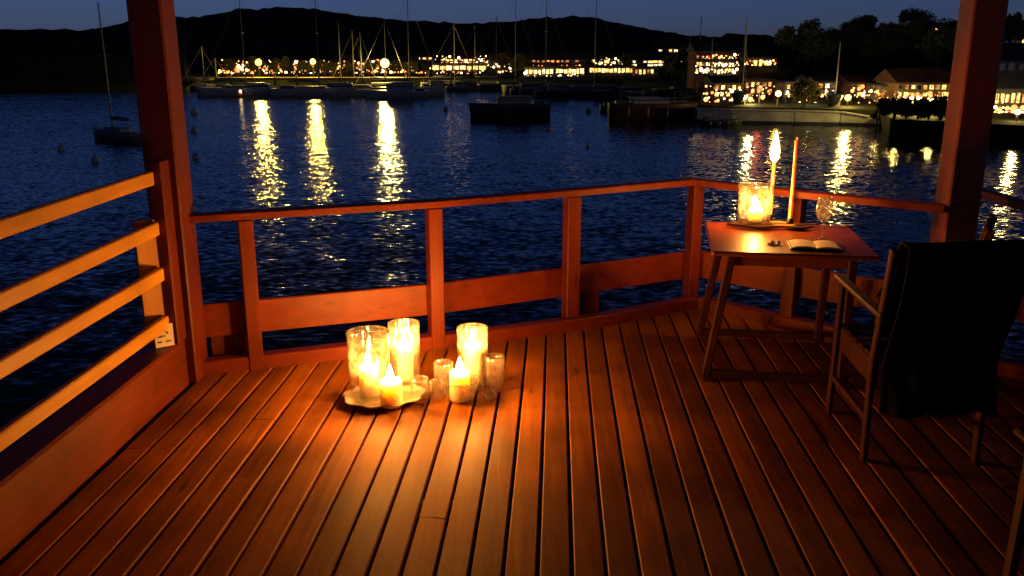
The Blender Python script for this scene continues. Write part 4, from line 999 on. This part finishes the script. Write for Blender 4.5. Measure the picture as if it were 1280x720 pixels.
GV = 'trees added behind the far quay to carry the lamp glow'; LV = 'olive tree behind the three far quay lamps, added to halo them with lit leaves'
V0 = make_tree(318, YS(318, 22), 3.8, 4.5, LV, 6, 'leaf2', GV)  # trees added around the lamps, their lit leaves standing in for a halo
for px in (285, 340, 352, 378, 400, 412, 436, 462, 495, 512, 530): copy_tree(V0, px, YS(px, 20+rn.uniform(-2, 6)), rn.uniform(.5, 1.0), LV, GV)
GM = 'trees between the central waterfront buildings'; LM = 'small tree standing between the buildings of the central waterfront'
for px, d in ((646, 34), (735, 40), (782, 44), (838, 50), (842, 30), (650, 24), (632, 40)): copy_tree(V0, px, YS(px, d), rn.uniform(.7, 1.1), LM, GM)
copy_tree(V0, 1012, YS(1012, 2), .75, 'leafy yellow green bush on the quay between the orange and the yellow lamps', None)['category'] = 'bush'

# ---------------------------------------------------------------- light
w = bpy.data.worlds.new('World'); sc.world = w; w.use_nodes = True; nt = w.node_tree; nt.nodes.clear()
o = N(nt, 'ShaderNodeOutputWorld'); bg = N(nt, 'ShaderNodeBackground'); sky = N(nt, 'ShaderNodeTexSky', sky_type='NISHITA')
SUN_EL, SUN_ROT = math.radians(8.0), math.radians(155)
sky.sun_disc = False; sky.sun_elevation = SUN_EL; sky.sun_rotation = SUN_ROT; sky.air_density = 1.0; sky.dust_density = .4; sky.ozone_density = 4.2
tn = N(nt, 'ShaderNodeMix', data_type='RGBA', blend_type='MULTIPLY'); tn.inputs['Factor'].default_value = 1; tn.inputs['B'].default_value = (.40, .47, 1.22, 1)
gc = N(nt, 'ShaderNodeTexCoord'); sx = N(nt, 'ShaderNodeSeparateXYZ'); L(nt, gc.outputs['Generated'], sx.inputs[0])
dk = N(nt, 'ShaderNodeMapRange', interpolation_type='SMOOTHSTEP'); dk.inputs['From Min'].default_value = .0; dk.inputs['From Max'].default_value = .34; dk.inputs['To Min'].default_value = 0; dk.inputs['To Max'].default_value = 1; L(nt, sx.outputs['Z'], dk.inputs['Value'])
d2 = N(nt, 'ShaderNodeMix', data_type='RGBA', blend_type='MULTIPLY'); d2.inputs['Factor'].default_value = 1; L(nt, sky.outputs[0], d2.inputs['A']); d3 = N(nt, 'ShaderNodeMix', data_type='RGBA'); d3.inputs['A'].default_value = (1, 1, 1, 1); d3.inputs['B'].default_value = (.21, .145, .08, 1); L(nt, dk.outputs[0], d3.inputs['Factor']); L(nt, d3.outputs['Result'], d2.inputs['B'])
L(nt, d2.outputs['Result'], tn.inputs['A']); L(nt, tn.outputs['Result'], bg.inputs['Color']); bg.inputs['Strength'].default_value = .04; L(nt, bg.outputs[0], o.inputs['Surface'])
sl = bpy.data.lights.new('sun', 'SUN'); sl.energy = .004; sl.angle = math.radians(12); sl.color = (.55, .68, 1); so = bpy.data.objects.new('sun', sl); C.objects.link(so)
so.rotation_euler = (math.radians(80), 0, math.radians(110))

sc.view_settings.view_transform = 'Standard'; sc.view_settings.look = 'None'; sc.view_settings.gamma = 1; sc.view_settings.exposure = 0; sc.view_settings.use_curve_mapping = False
cy = sc.cycles; cy.use_denoising = True; cy.denoiser = 'OPENIMAGEDENOISE'; cy.max_bounces = 10; cy.diffuse_bounces = 3; cy.glossy_bounces = 4; cy.transparent_max_bounces = 40; cy.transmission_bounces = 4
cy.sample_clamp_indirect = 3.0; cy.sample_clamp_direct = 0; cy.caustics_reflective = True; cy.blur_glossy = .3
cy.use_light_tree = True
